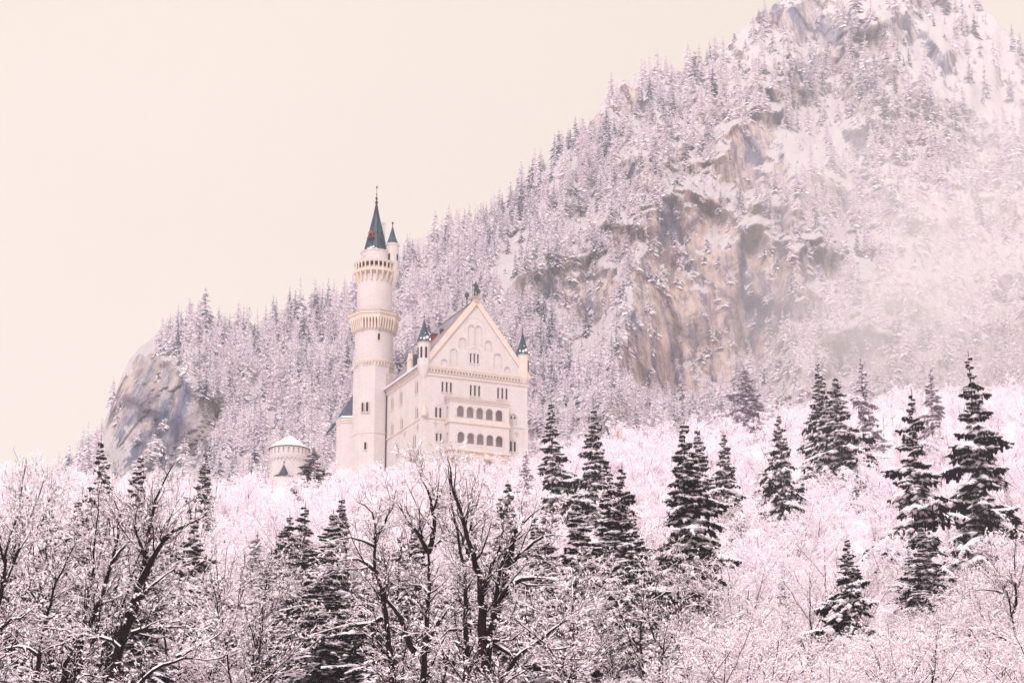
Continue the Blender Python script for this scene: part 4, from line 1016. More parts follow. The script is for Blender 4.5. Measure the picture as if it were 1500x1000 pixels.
def conifer(name, rng, H, W, whorls, per, detail, dark, snow, bark, snowy=.6, ragged=.3, droop=.35, bare=.06, oneside=0.0, col=.75, upf=1.0, spread=1.1, lumps=0):
    """spruce: trunk mesh, needle mesh, snow mesh"""
    tr, nd, sn = Buf(), Buf(), Buf()
    lean = rng.normal(size=2) * .012 * H
    def axis(z): return np.array([lean[0] * (z / H) ** 2, lean[1] * (z / H) ** 2, z])
    zz = np.linspace(-1.5, H, 8); tr.tube([axis(max(z, 0)) + [0, 0, min(z, 0)] for z in zz], [max(.02, (.011 if detail > 3 else .005) * H * (1 - max(z, 0) / H) + .02) for z in zz], 6); nd.tube([axis(H * .9), axis(H)], [.05, .012], 4)
    NV, NQ, SV, SQ = [], [], [], []
    az = rng.random() * 7; ph1, ph2 = rng.random(2) * 6.28; rag2 = .46 if detail > 3 else .2
    for w in range(whorls):
        f = bare + (1 - bare) * ((w + rng.random() * .6) / whorls) ** .92
        if f > .985: f = .985
        z = H * f
        prof = (1 - f) ** col * (1 if f > .16 else .75 + 1.5 * f)
        k = max(3, int(round(per * (.55 + .45 * (1 - f)) + rng.normal() * .6)))
        az += 1.1
        for j in range(k):
            a = az + 2 * PI * j / k + rng.normal() * .3
            fj = min(.985, max(bare, f + (rng.random() - .5) * spread / whorls)); z = H * fj
            prof = (1 - fj) ** col * (1 if fj > .16 else .75 + 1.5 * fj)
            L = W * prof * (1 + ragged * rng.normal() * .6) * (1 + oneside * math.cos(a - 1.2))
            L *= 1 + rag2 * math.sin(a * 2 + fj * 9 + ph1) * math.sin(fj * 21 + a + ph2)
            L = max(L, .025 * W + .07)
            if rng.random() < ragged * .28: L *= .45
            ns = detail
            u = np.linspace(0, 1, ns + 1)
            up0 = .22 + .5 * f + rng.normal() * (.24 if detail > 3 else .1); drp = droop * (1 + .38 * rng.normal()) if detail > 3 else droop
            out = np.array([math.cos(a), math.sin(a), 0]); sd = np.array([-math.sin(a), math.cos(a), 0])
            up0 = up0 * upf
            dz_ = (up0 * u - (up0 + drp * (1.15 - f)) * u ** 1.7 + .16 * u ** 3.2) * L
            curve = rng.normal() * .12
            P = axis(z)[None] + out[None] * (L * u)[:, None] + sd[None] * (curve * L * u ** 2)[:, None] + np.array([0, 0, 1.0])[None] * dz_[:, None]
            wd = L * .21 * (np.sin(np.clip(u * 1.02 + .12, 0, 1) * PI) ** .7) + .05
            if detail <= 3:
                # simple fan : left edge, middle, right edge
                jag = 1 + .35 * rng.normal(size=(2, ns + 1))
                Lf = P + sd * (wd * jag[0])[:, None] - [0, 0, 1] * (wd * .55)[:, None]
                Rt = P - sd * (wd * jag[1])[:, None] - [0, 0, 1] * (wd * .55)[:, None]
                V = np.concatenate([Lf, P, Rt]); i = np.arange(ns); b0 = ns + 1
                NQ.append(np.concatenate([np.stack([i, i + 1, b0 + i + 1, b0 + i], 1), np.stack([b0 + i, b0 + i + 1, 2 * b0 + i + 1, 2 * b0 + i], 1)]) + sum(map(len, NV)) if False else (len(V), np.concatenate([np.stack([i, i + 1, b0 + i + 1, b0 + i], 1), np.stack([b0 + i, b0 + i + 1, 2 * b0 + i + 1, 2 * b0 + i], 1)])))
                NV.append(V)
                if rng.random() < snowy + .25:
                    q = .62 + .45 * snowy; lift = .05 + .02 * L
                    j0 = 1 + .3 * rng.normal(size=(2, ns + 1))
                    st = (u >= (.12 if rng.random() < .7 else .4)) * 1.0
                    Ls = P + sd * (wd * q * j0[0] * st)[:, None] + np.array([0, 0, 1]) * (lift * st - wd * .50 * q * st)[:, None]
                    Rs = P - sd * (wd * q * j0[1] * st)[:, None] + np.array([0, 0, 1]) * (lift * st - wd * .50 * q * st)[:, None]
                    Ms = P + np.array([0, 0, 1]) * (lift * 1.8 * st)[:, None]
                    tip = np.array([0, 0, -.12 * wd[-1]])
                    V2 = np.concatenate([Ls, Ms, Rs])
                    SQ.append((len(V2), NQ[-1][1])); SV.append(V2)
            else:
                # spine with side sprays and hanging twigs
                nf = 3
                T = np.repeat(u[:-1], nf) + np.tile(np.linspace(0, 1, nf, endpoint=False), ns) / ns
                for sgn in (1, -1):
                    B = np.stack([np.interp(T, u, P[:, c]) for c in range(3)], 1)
                    fl = np.interp(T, u, wd) * (1.15 + .5 * rng.normal(size=len(T)).clip(-1, 1)) + .06
                    fd = sd * sgn * .85 + out * .55; fd = fd / np.linalg.norm(fd)
                    dro = (.35 + .45 * rng.random(len(T)))
                    E = B + fd[None] * fl[:, None] - np.array([0, 0, 1.0]) * (fl * dro)[:, None]
                    hw = (.05 + .10 * fl)[:, None]
                    md = (B + E) / 2 + np.array([0, 0, 1.0]) * (fl * .1)[:, None]
                    V = np.concatenate([B, md + out * hw, E, md - out * hw]); n = len(T); i = np.arange(n)
                    NV.append(V); NQ.append((len(V), np.stack([i, n + i, 2 * n + i, 3 * n + i], 1)))
                    # second, hanging layer
                    hk = rng.random(n) < .6
                    Hd = fl * (.2 + .5 * rng.random(n)); m0 = B * .45 + E * .55
                    E2 = m0 - np.array([0, 0, 1.0]) * Hd[:, None] + out * (.1 * fl)[:, None]
                    V = np.concatenate([m0 + out * hw * 1.1, m0 - out * hw * 1.1, E2 - out * hw * .6, E2 + out * hw * .6])
                    NV.append(V); NQ.append((len(V), np.stack([i, n + i, 2 * n + i, 3 * n + i], 1)[hk]))
                    # snow on part of the sprays
                    ok = rng.random(n) < snowy * .62
                    lf = np.array([0, 0, .06])
                    V = np.concatenate([B + lf, md + out * hw * 1.25 + lf * 1.6, B * .2 + E * .8 + lf, md - out * hw * 1.25 + lf * 1.6])
                    SV.append(V); SQ.append((len(V), np.stack([i, n + i, 2 * n + i, 3 * n + i], 1)[ok]))
                # lumpy pad of snow along the spine, with gaps
                pad = (rng.random(ns + 1) < snowy + .25) * 1.0; pad[0] *= rng.random() < .5
                pw = wd * (.30 + .35 * rng.random(ns + 1)) * pad; ph = (.07 + .05 * L * .5) * (.6 + .8 * rng.random(ns + 1)) * pad
                cs = []
                for c_, h_ in ((1, -.5), (.6, .6), (0, 1), (-.6, .6), (-1, -.5)):
                    cs.append(P + sd * (pw * c_)[:, None] + np.array([0, 0, 1.0]) * (ph * h_ + .01 * pad - (np.abs(c_) * pw * .3))[:, None])
                if lumps:
                    q = rng.integers(0, ns, lumps); wq = wd[q] * (.22 + .55 * rng.random(lumps)) + .06
                    off = sd[None] * (rng.normal(size=lumps) * wd[q] * .55)[:, None]
                    clumps(sn, P[q] * .5 + P[q + 1] * .5 + off - [0, 0, 1] * (np.linalg.norm(off, axis=1) * .45)[:, None] + [0, 0, .05], wq, wq * .62, rng)
                V = np.concatenate(cs); i = np.arange(ns); b0 = ns + 1
                Q = np.concatenate([np.stack([c * b0 + i, c * b0 + i + 1, (c + 1) * b0 + i + 1, (c + 1) * b0 + i], 1) for c in range(4)])
                SV.append(V); SQ.append((len(V), Q))
    def flush(buf, VV, QQ):
        off = 0; qs = []
        for V, (n, q) in zip(VV, QQ): qs.append(q + off); off += n
        if VV: buf.add(np.concatenate(VV), Q=np.concatenate(qs))
    flush(nd, NV, NQ); flush(sn, SV, SQ)
    # leader
    nd.tube([axis(H * .96), axis(H) + [0, 0, .35]], [.05, .01], 4)
    return tr.mesh(name + '_trunk', [bark]), joined([nd.mesh(name + '_crown', [dark]), sn.mesh(name + '_snow', [snow])], name + '_crown')

def joined(parts, name):
    Vs, Qs, ms, mats, off = [], [], [], [], 0
    for me in parts:
        n = len(me.vertices); v = np.empty(n * 3, np.float32); me.vertices.foreach_get('co', v); Vs.append(v.reshape(-1, 3))
        Qs.append((me, off)); off += n
    T, Q, mt, mq = [], [], [], []
    for me, of in Qs:
        mid_ = np.empty(len(me.polygons), np.int32); me.polygons.foreach_get('material_index', mid_); mid_ = mid_ + len(mats); mats.extend(list(me.materials))
        L = len(me.polygons); tot = np.empty(L, np.int32); st = np.empty(L, np.int32); me.polygons.foreach_get('loop_total', tot); me.polygons.foreach_get('loop_start', st)
        vi = np.empty(len(me.loops), np.int32); me.loops.foreach_get('vertex_index', vi)
        t3 = st[tot == 3]; t4 = st[tot == 4]; k3 = mid_[tot == 3]; k4 = mid_[tot == 4]
        T.append(vi[t3[:, None] + np.arange(3)] + of); Q.append(vi[t4[:, None] + np.arange(4)] + of)
        mt.append(k3); mq.append(k4)
    return mesh(name, np.concatenate(Vs), np.concatenate(T), np.concatenate(Q), mats, np.concatenate(mt + mq))
def tree_thing(kind, parts, loc, rz, sc, label, cat, group, names=('trunk', 'crown')):
    o = empty(kind, loc, rz); o.scale = sc if isinstance(sc, (tuple, list)) else (sc, sc, sc)
    tag(o, label, cat, group)
    for nm, me in zip(names, parts):
        if me is not None: link(nm, me, o)
    return o

M['bark_mid'] = simple('bark_mid', (.075, .045, .048), (.16, .10, .105), 5, .95, .1, 5, (1, 1, .25))
M['twig_mid'] = simple('twig_mid', (.20, .125, .14), (.38, .26, .285), 1.2)
# ------------------------------------------------------------------ mountain forest
rg_ = np.random.default_rng(11)
M['bark_frost'] = simple('bark_frost', (.34, .29, .34), (.58, .51, .55), .6)
far_protos = []
for k in range(7):
    H = 1.0
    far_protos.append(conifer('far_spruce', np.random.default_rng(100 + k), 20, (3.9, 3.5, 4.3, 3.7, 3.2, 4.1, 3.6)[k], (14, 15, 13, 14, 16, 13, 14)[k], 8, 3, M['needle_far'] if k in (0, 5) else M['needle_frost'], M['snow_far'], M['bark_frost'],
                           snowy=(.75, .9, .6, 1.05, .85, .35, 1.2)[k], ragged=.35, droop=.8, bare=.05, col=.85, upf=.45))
def scatter(name, P, rz, sc, pick, protos, label):
    """one object that holds many copies, by geometry nodes"""
    me = bpy.data.meshes.new(name); me.vertices.add(len(P)); me.vertices.foreach_set('co', np.asarray(P, np.float32).ravel())
    rot = np.zeros((len(P), 3), np.float32); rot[:, 2] = rz
    a = me.attributes.new('rot', 'FLOAT_VECTOR', 'POINT'); a.data.foreach_set('vector', rot.ravel())
    a = me.attributes.new('scl', 'FLOAT_VECTOR', 'POINT'); a.data.foreach_set('vector', np.asarray(sc, np.float32).ravel())
    a = me.attributes.new('pick', 'INT', 'POINT'); a.data.foreach_set('value', np.asarray(pick, np.int32))
    o = link(name, me); tag(o, label, None, None, 'stuff')
    ng = bpy.data.node_groups.new(name, 'GeometryNodeTree')
    ng.interface.new_socket('Geometry', in_out='INPUT', socket_type='NodeSocketGeometry'); ng.interface.new_socket('Geometry', in_out='OUTPUT', socket_type='NodeSocketGeometry')
    gi, go = ng.nodes.new('NodeGroupInput'), ng.nodes.new('NodeGroupOutput')
    ip = ng.nodes.new('GeometryNodeInstanceOnPoints'); jn = ng.nodes.new('GeometryNodeGeometryToInstance')
    for pr in reversed(protos):
        oi = ng.nodes.new('GeometryNodeObjectInfo'); oi.inputs['Object'].default_value = pr; oi.transform_space = 'ORIGINAL'
        ng.links.new(oi.outputs['Geometry'], jn.inputs[0])
    def attr(nm, ty):
        n = ng.nodes.new('GeometryNodeInputNamedAttribute'); n.data_type = ty; n.inputs['Name'].default_value = nm; return n.outputs[0]
    ng.links.new(gi.outputs[0], ip.inputs['Points']); ng.links.new(jn.outputs[0], ip.inputs['Instance'])
    ip.inputs['Pick Instance'].default_value = True
    ng.links.new(attr('pick', 'INT'), ip.inputs['Instance Index']); ng.links.new(attr('scl', 'FLOAT_VECTOR'), ip.inputs['Scale'])
    e2r = ng.nodes.new('FunctionNodeEulerToRotation'); ng.links.new(attr('rot', 'FLOAT_VECTOR'), e2r.inputs[0]); ng.links.new(e2r.outputs[0], ip.inputs['Rotation'])
    ng.links.new(ip.outputs[0], go.inputs[0])
    o.modifiers.new('scatter', 'NODES').node_group = ng
    return o
for k in range(3):      # low snow laden mountain shrubs
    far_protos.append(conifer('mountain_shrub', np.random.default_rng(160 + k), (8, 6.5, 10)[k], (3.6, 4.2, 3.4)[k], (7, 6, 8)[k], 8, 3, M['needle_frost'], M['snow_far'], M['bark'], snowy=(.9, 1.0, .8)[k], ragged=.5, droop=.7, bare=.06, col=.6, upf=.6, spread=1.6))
NSP = 7
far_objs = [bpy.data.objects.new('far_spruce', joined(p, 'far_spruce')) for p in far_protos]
# density of the forest over the mountain, by place on the slope
FD = [  # (polygon in photo pixels, density)
    ([(430, 800), (420, 430), (640, 330), (800, 235), (900, 150), (960, 220), (930, 330), (900, 470), (900, 560), (900, 800)], .95),
    ([(190, 800), (330, 480), (450, 430), (450, 800)], .85),
    ([(60, 800), (100, 640), (200, 690), (330, 640), (330, 800)], .7),
    ([(200, 540), (230, 470), (300, 440), (420, 450), (420, 560), (330, 560)], .7),
    ([(940, 110), (1110, 60), (1130, 150), (1060, 200), (1050, 290), (930, 330), (900, 200)], .65),
    ([(1130, 60), (1320, 90), (1500, 280), (1500, 360), (1130, 330), (1080, 300), (1170, 160)], .42),
    ([(1080, 300), (1500, 300), (1500, 620), (1080, 620)], .42),
    ([(900, 560), (1100, 560), (1100, 800), (900, 800)], .9),
    ([(900, 330), (960, 330), (940, 560), (890, 560)], .45),
]
nr, nc = MX.shape
dens = np.full(PX.shape, .22)
jx2 = 12 * fbm(PX / 40, PY / 40, 0, 211, 3); jy2 = 12 * fbm(PX / 40, PY / 40, 0, 223, 3)
for p, d in FD: dens = np.where(inpoly(PX + jx2, PY + jy2, p), d, dens)
dens = dens * (1 - .9 * clb) * (1 - .5 * sfb) * (1 - .8 * sfo)
dens = dens * np.clip(1.15 + 1.1 * fbm(PX / 28, PY / 20, 0, 301, 3), .15, 1.3)
dens = np.where((rock[:nr] > .5) & (clb < .4), dens * .6, dens)
dens = np.where((PX > 150) & (PX < 290) & (PY > 650), dens * .25, dens)
dens = np.maximum(dens, np.where(PX < 400, .05, .15) * clb) + .24 * (PX > 880) * (1 - clb)
# candidates on a jittered pixel lattice
cand = []
py = -30.0
while py < 790:
    px = -120.0
    while px < 1640:
        cand.append((px + rg_.uniform(-4, 4), py + rg_.uniform(-4, 4))); px += 8.6
    py += 9.0
cand = np.array(cand)
ci = np.clip(np.round((cand[:, 0] + 260) / 4).astype(int), 0, nc - 1)
rp = ridge_py[ci]
tt_ = (PYb - cand[:, 1]) / (PYb - rp)
ok = (tt_ > .02) & (tt_ < .995) & (rp < PYb - 40)
cand, ci, tt_ = cand[ok], ci[ok], tt_[ok]
ri = np.clip(np.round(tt_ * (NR - 1)).astype(int), 0, NR - 1)
ok = rg_.random(len(ri)) < dens[ri, ci]
ci, ri = ci[ok], ri[ok]
FP = np.stack([VX[ri, ci], VY[ri, ci], VZ[ri, ci] - .6], 1)
Hs = np.clip(rg_.normal(40, 11, len(FP)), 18, 78) * FP[:, 1] / F * np.where((PX[ri, ci] > 1150), 1.12, 1.0)
Wsc = rg_.uniform(1.0, 1.45, len(FP))
SC = np.stack([Hs / 20 * Wsc, Hs / 20 * Wsc, Hs / 20], 1)
RZ = rg_.uniform(0, 2 * PI, len(FP)); pn = fbm(PX[ri, ci] / 45, PY[ri, ci] / 60, 0, 401, 3) + .35 * rg_.normal(size=len(FP))
PK = np.array([5, 2, 0, 4, 1, 3, 6])[np.clip(((-pn * 1.15 + .53) * 7).astype(int), 0, 6)]
PK = np.where((PX[ri, ci] > 1040) & (rg_.random(len(FP)) < .75), np.array([1, 3, 4, 6])[rg_.integers(0, 4, len(FP))], PK)
pine = dens[ri, ci] / (dens[ri, ci] + .22 + .25 * (PX[ri, ci] > 1000))
shr = (clb[ri, ci] > .4) | (rg_.random(len(FP)) > pine * np.where(PX[ri, ci] > 900, .8, 1.25)); PK = np.where(shr, NSP + rg_.integers(0, 3, len(FP)), PK); SC = np.where(shr[:, None], rg_.uniform(.5, 1.25, len(FP))[:, None], SC); Hs = np.where(shr, 2, Hs)
ppx = PX[ri, ci]; ppy = PY[ri, ci]
# which ones show: not behind the near hillside; the largest ones are trees of their own
hill_top = np.interp(ppx, GX, GP.min(0)) - 30
size = (1 / FP[:, 1] + .0001 * Hs / FP[:, 1]) * (ppy < hill_top) * ((ppx > -10) & (ppx < 1510))
size = size * np.where((ppx > 610) & (ppx < 775) & (ppy > 540), 0, 1)
order = np.argsort(-size)
ALONE = order[:250]
rest = order[250:]
regions = [
    (lambda x: x < 480, 'snow laden spruce in the dense forest between the grey crag and the tall tower', 'spruces on the slope left of the tower'),
    (lambda x: x < 780, 'snow laden spruce in the dense forest behind the castle', 'spruces behind the castle'),
    (lambda x: x < 1110, 'snow laden spruce at the foot of the tan rock cliff', 'spruces below the tan cliff'),
    (lambda x: True, 'pale hazy spruce on the slope veiled by drifting mist', 'hazy spruces on the right slope')]
for i in ALONE:
    _, lab, gr = next(r for r in regions if r[0](ppx[i]))
    p = far_protos[PK[i]]
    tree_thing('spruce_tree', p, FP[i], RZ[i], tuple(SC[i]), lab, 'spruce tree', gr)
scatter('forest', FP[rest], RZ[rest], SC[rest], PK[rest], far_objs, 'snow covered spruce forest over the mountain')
print('forest', len(FP))
# ------------------------------------------------------------------ near trees
spr = []
for k, (H, W_, wh, per, snw, rag, dr, oneside, col) in enumerate((
        (18, 4.0, 38, 10, .52, .40, .75, 0, .95), (18, 3.6, 36, 10, .62, .38, .85, .12, 1.0), (18, 4.6, 34, 10, .55, .42, .70, -.1, .9),
        (18, 3.3, 40, 10, .42, .36, .85, 0, .95), (18, 3.9, 28, 9, .48, .5, .6, .1, .9), (18, 3.6, 24, 9, .95, .35, .85, 0, .95))):
    spr.append(conifer('spruce', np.random.default_rng(300 + k), H, W_, wh, per, 6, M['needle_mid'] if k == 5 else M['needle'], M['snow'], M['bark'], snowy=snw, ragged=rag, droop=dr, bare=.04, oneside=oneside, col=col, upf=.6, spread=2.8, lumps=(5, 7, 6, 4, 5, 9)[k]))
NEAR = [  # px of the axis, photo row of the tip, distance, half width in photo px, shape, label
    (1000, 620, 205, 56, 3, 890, 'tallest dark spruce of the slope with a broad black base'),
    (871, 597, 300, 40, 0, 760, 'spruce of the snowy pair by the castle, farther from the wall'),
    (810, 590, 310, 36, 1, 720, 'spruce of the snowy pair by the castle, nearest the wall'),
    (906, 684, 190, 58, 4, 980, 'ragged dark spruce with a bare twin tip in front of the snowy pair'),
    (890, 690, 192, 40, 3, 900, 'narrow dark spruce tip beside the ragged twin topped spruce'),
    (1020, 626, 300, 36, 1, 700, 'snowy spruce half hidden behind the tallest dark spruce'),
    (1062, 634, 320, 32, 2, 705, 'small bushy dark spruce at the shoulder of the tallest spruce'),
    (1142, 607, 340, 30, 2, 692, 'lone small dark spruce standing by itself on the white open slope'),
    (1199, 531, 400, 28, 0, 600, 'dark spruce tip behind the wide spruce below the misty cliff'),
    (1222, 552, 390, 42, 2, 665, 'wide dark spruce with drooping boughs below the misty cliff'),
    (1263, 524, 440, 24, 5, 590, 'pale snow crusted spruce beside the wide spruce below the cliff'),
    (1331, 576, 260, 46, 4, 760, 'ragged dark spruce with a solid black top above white brush'),
    (1423, 518, 270, 52, 4, 690, 'widest dark spruce with spreading ragged boughs near the picture edge'),
    (1361, 538, 420, 26, 5, 590, 'small pale spruce between the two ragged black spruces'),
    (1242, 788, 190, 38, 2, 930, 'dark young spruce standing alone among the lowest white brush'),
    (1352, 770, 230, 40, 1, 880, 'dark spruce half buried in white twigs under the solid topped ragged spruce'),
    (302, 660, 330, 26, 3, 745, 'narrow dark spruce between the grey crag and the round gatehouse tower'),
    (457, 655, 480, 24, 4, 712, 'small dark spruce standing tight against the round gatehouse tower'),
    (495, 728, 260, 40, 1, 820, 'snowy dark spruce in the thicket below the tall castle tower'),
    (421, 755, 260, 38, 3, 900, 'dark spruce behind the thicket below the gatehouse tower'),
    (371, 782, 270, 34, 5, 870, 'snow covered spruce beside the dark spruce below the gatehouse'),
    (204, 668, 230, 42, 1, 900, 'dark spruce behind the large leaning trunks'),
    (150, 642, 250, 40, 1, 760, 'snow flecked spruce at the foot of the grey crag'),
    (742, 705, 240, 44, 0, 800, 'dark spruce behind the bare branches below the gable'),
    (612, 772, 200, 44, 3, 890, 'black spruce behind the forked tree below the castle corner'),
    (768, 660, 420, 16, 5, 685, 'tiny spruce tip at the foot of the castle hall corner'),
    (850, 735, 170, 62, 1, 990, 'broad snowy spruce at the bottom below the twin topped spruce'),
    (470, 830, 165, 60, 3, 1000, 'broad black spruce beside the forked bare tree at the bottom'),
    (276, 815, 200, 44, 0, 900, 'dark spruce beside the long limb of the largest leaning trunk'),
    (80, 735, 220, 46, 1, 950, 'dark spruce behind the bare trees under the open sky'),
    (700, 830, 160, 60, 3, 960, 'black spruce behind the central thick trunks'),
    (1095, 537, 560, 30, 5, 600, 'faint grey spruce at the foot of the tan cliff'),
        (1145, 838, 250, 14, 3, 865, 'very small dark spruce in the white brush below the lone slope spruce'),
    (1330, 805, 235, 26, 4, 880, 'thin dark spruce stem in the white brush under the ragged spruce'),
    (560, 800, 180, 50, 0, 960, 'dark spruce behind the crooked trunk below the tower'),
    (930, 830, 165, 50, 1, 990, 'snow splashed spruce at the bottom beside the tallest spruce'),
]
rs_ = np.random.default_rng(5)
near_xy = []; SEEN = []
for q in range(30):
    px = -20 + q * 33 + float(rs_.uniform(-14, 14)); NEAR.append((px, float(rs_.uniform(725, 870)) + (50 if 300 < px < 420 else 0), float(rs_.uniform(150, 215)), float(rs_.uniform(40, 62)), int(rs_.integers(0, 5)), 985, None))
for px, top, Y, hw, kk, bot, lab in NEAR:
    p = at(px, top, Y); gzv = float(ground_z(p.x, Y)); H = p.z - gzv
    base = Vector((p.x, Y, gzv - .3)); H = max(H + .3, 4)
    pt = mpp((p.x, Y, p.z)); W_ = hw * pt
    w0 = (4.0, 3.6, 4.6, 3.3, 3.9, 3.6)[kk]
    sxy = W_ / w0 * 1.78; SEEN.append((px, Y, hw, bot if lab else 930)); sz = H / 18.0
    tree_thing('spruce_tree', spr[kk], base, float(rs_.uniform(0, 6.28)), (sxy, sxy, sz), lab or 'black spruce standing in the thicket behind the bare front trees', 'spruce tree', 'near spruces' if lab else 'black spruces in the thicket')
    near_xy.append((p.x, Y, W_))
near_xy = np.array(near_xy)

larch = conifer('larch', np.random.default_rng(77), 12, 3.2, 16, 8, 3, simple('larch_twig', (.62, .40, .30), (.86, .66, .55), .6), M['snow'], M['bark_mid'], snowy=.35, ragged=.4, droop=.5, bare=.05, col=.85, upf=.6, spread=1.6)
for px, top, hw in ((905, 622, 13), (948, 628, 12), (924, 634, 9)):
    p = at(px, top, 560); gzv = float(ground_z(p.x, 560)); H = p.z - gzv; s_ = hw * mpp(p) / 3.0
    tree_thing('larch_tree', larch, (p.x, 560, gzv - .2), px * .1, (s_, s_, max(H, 4) / 12), {905: 'tallest of the warm tan larches behind the dark spruces', 948: 'warm tan larch behind the tallest dark spruce', 924: 'smallest warm tan larch between the other two'}[px], 'larch tree', 'tan larches')

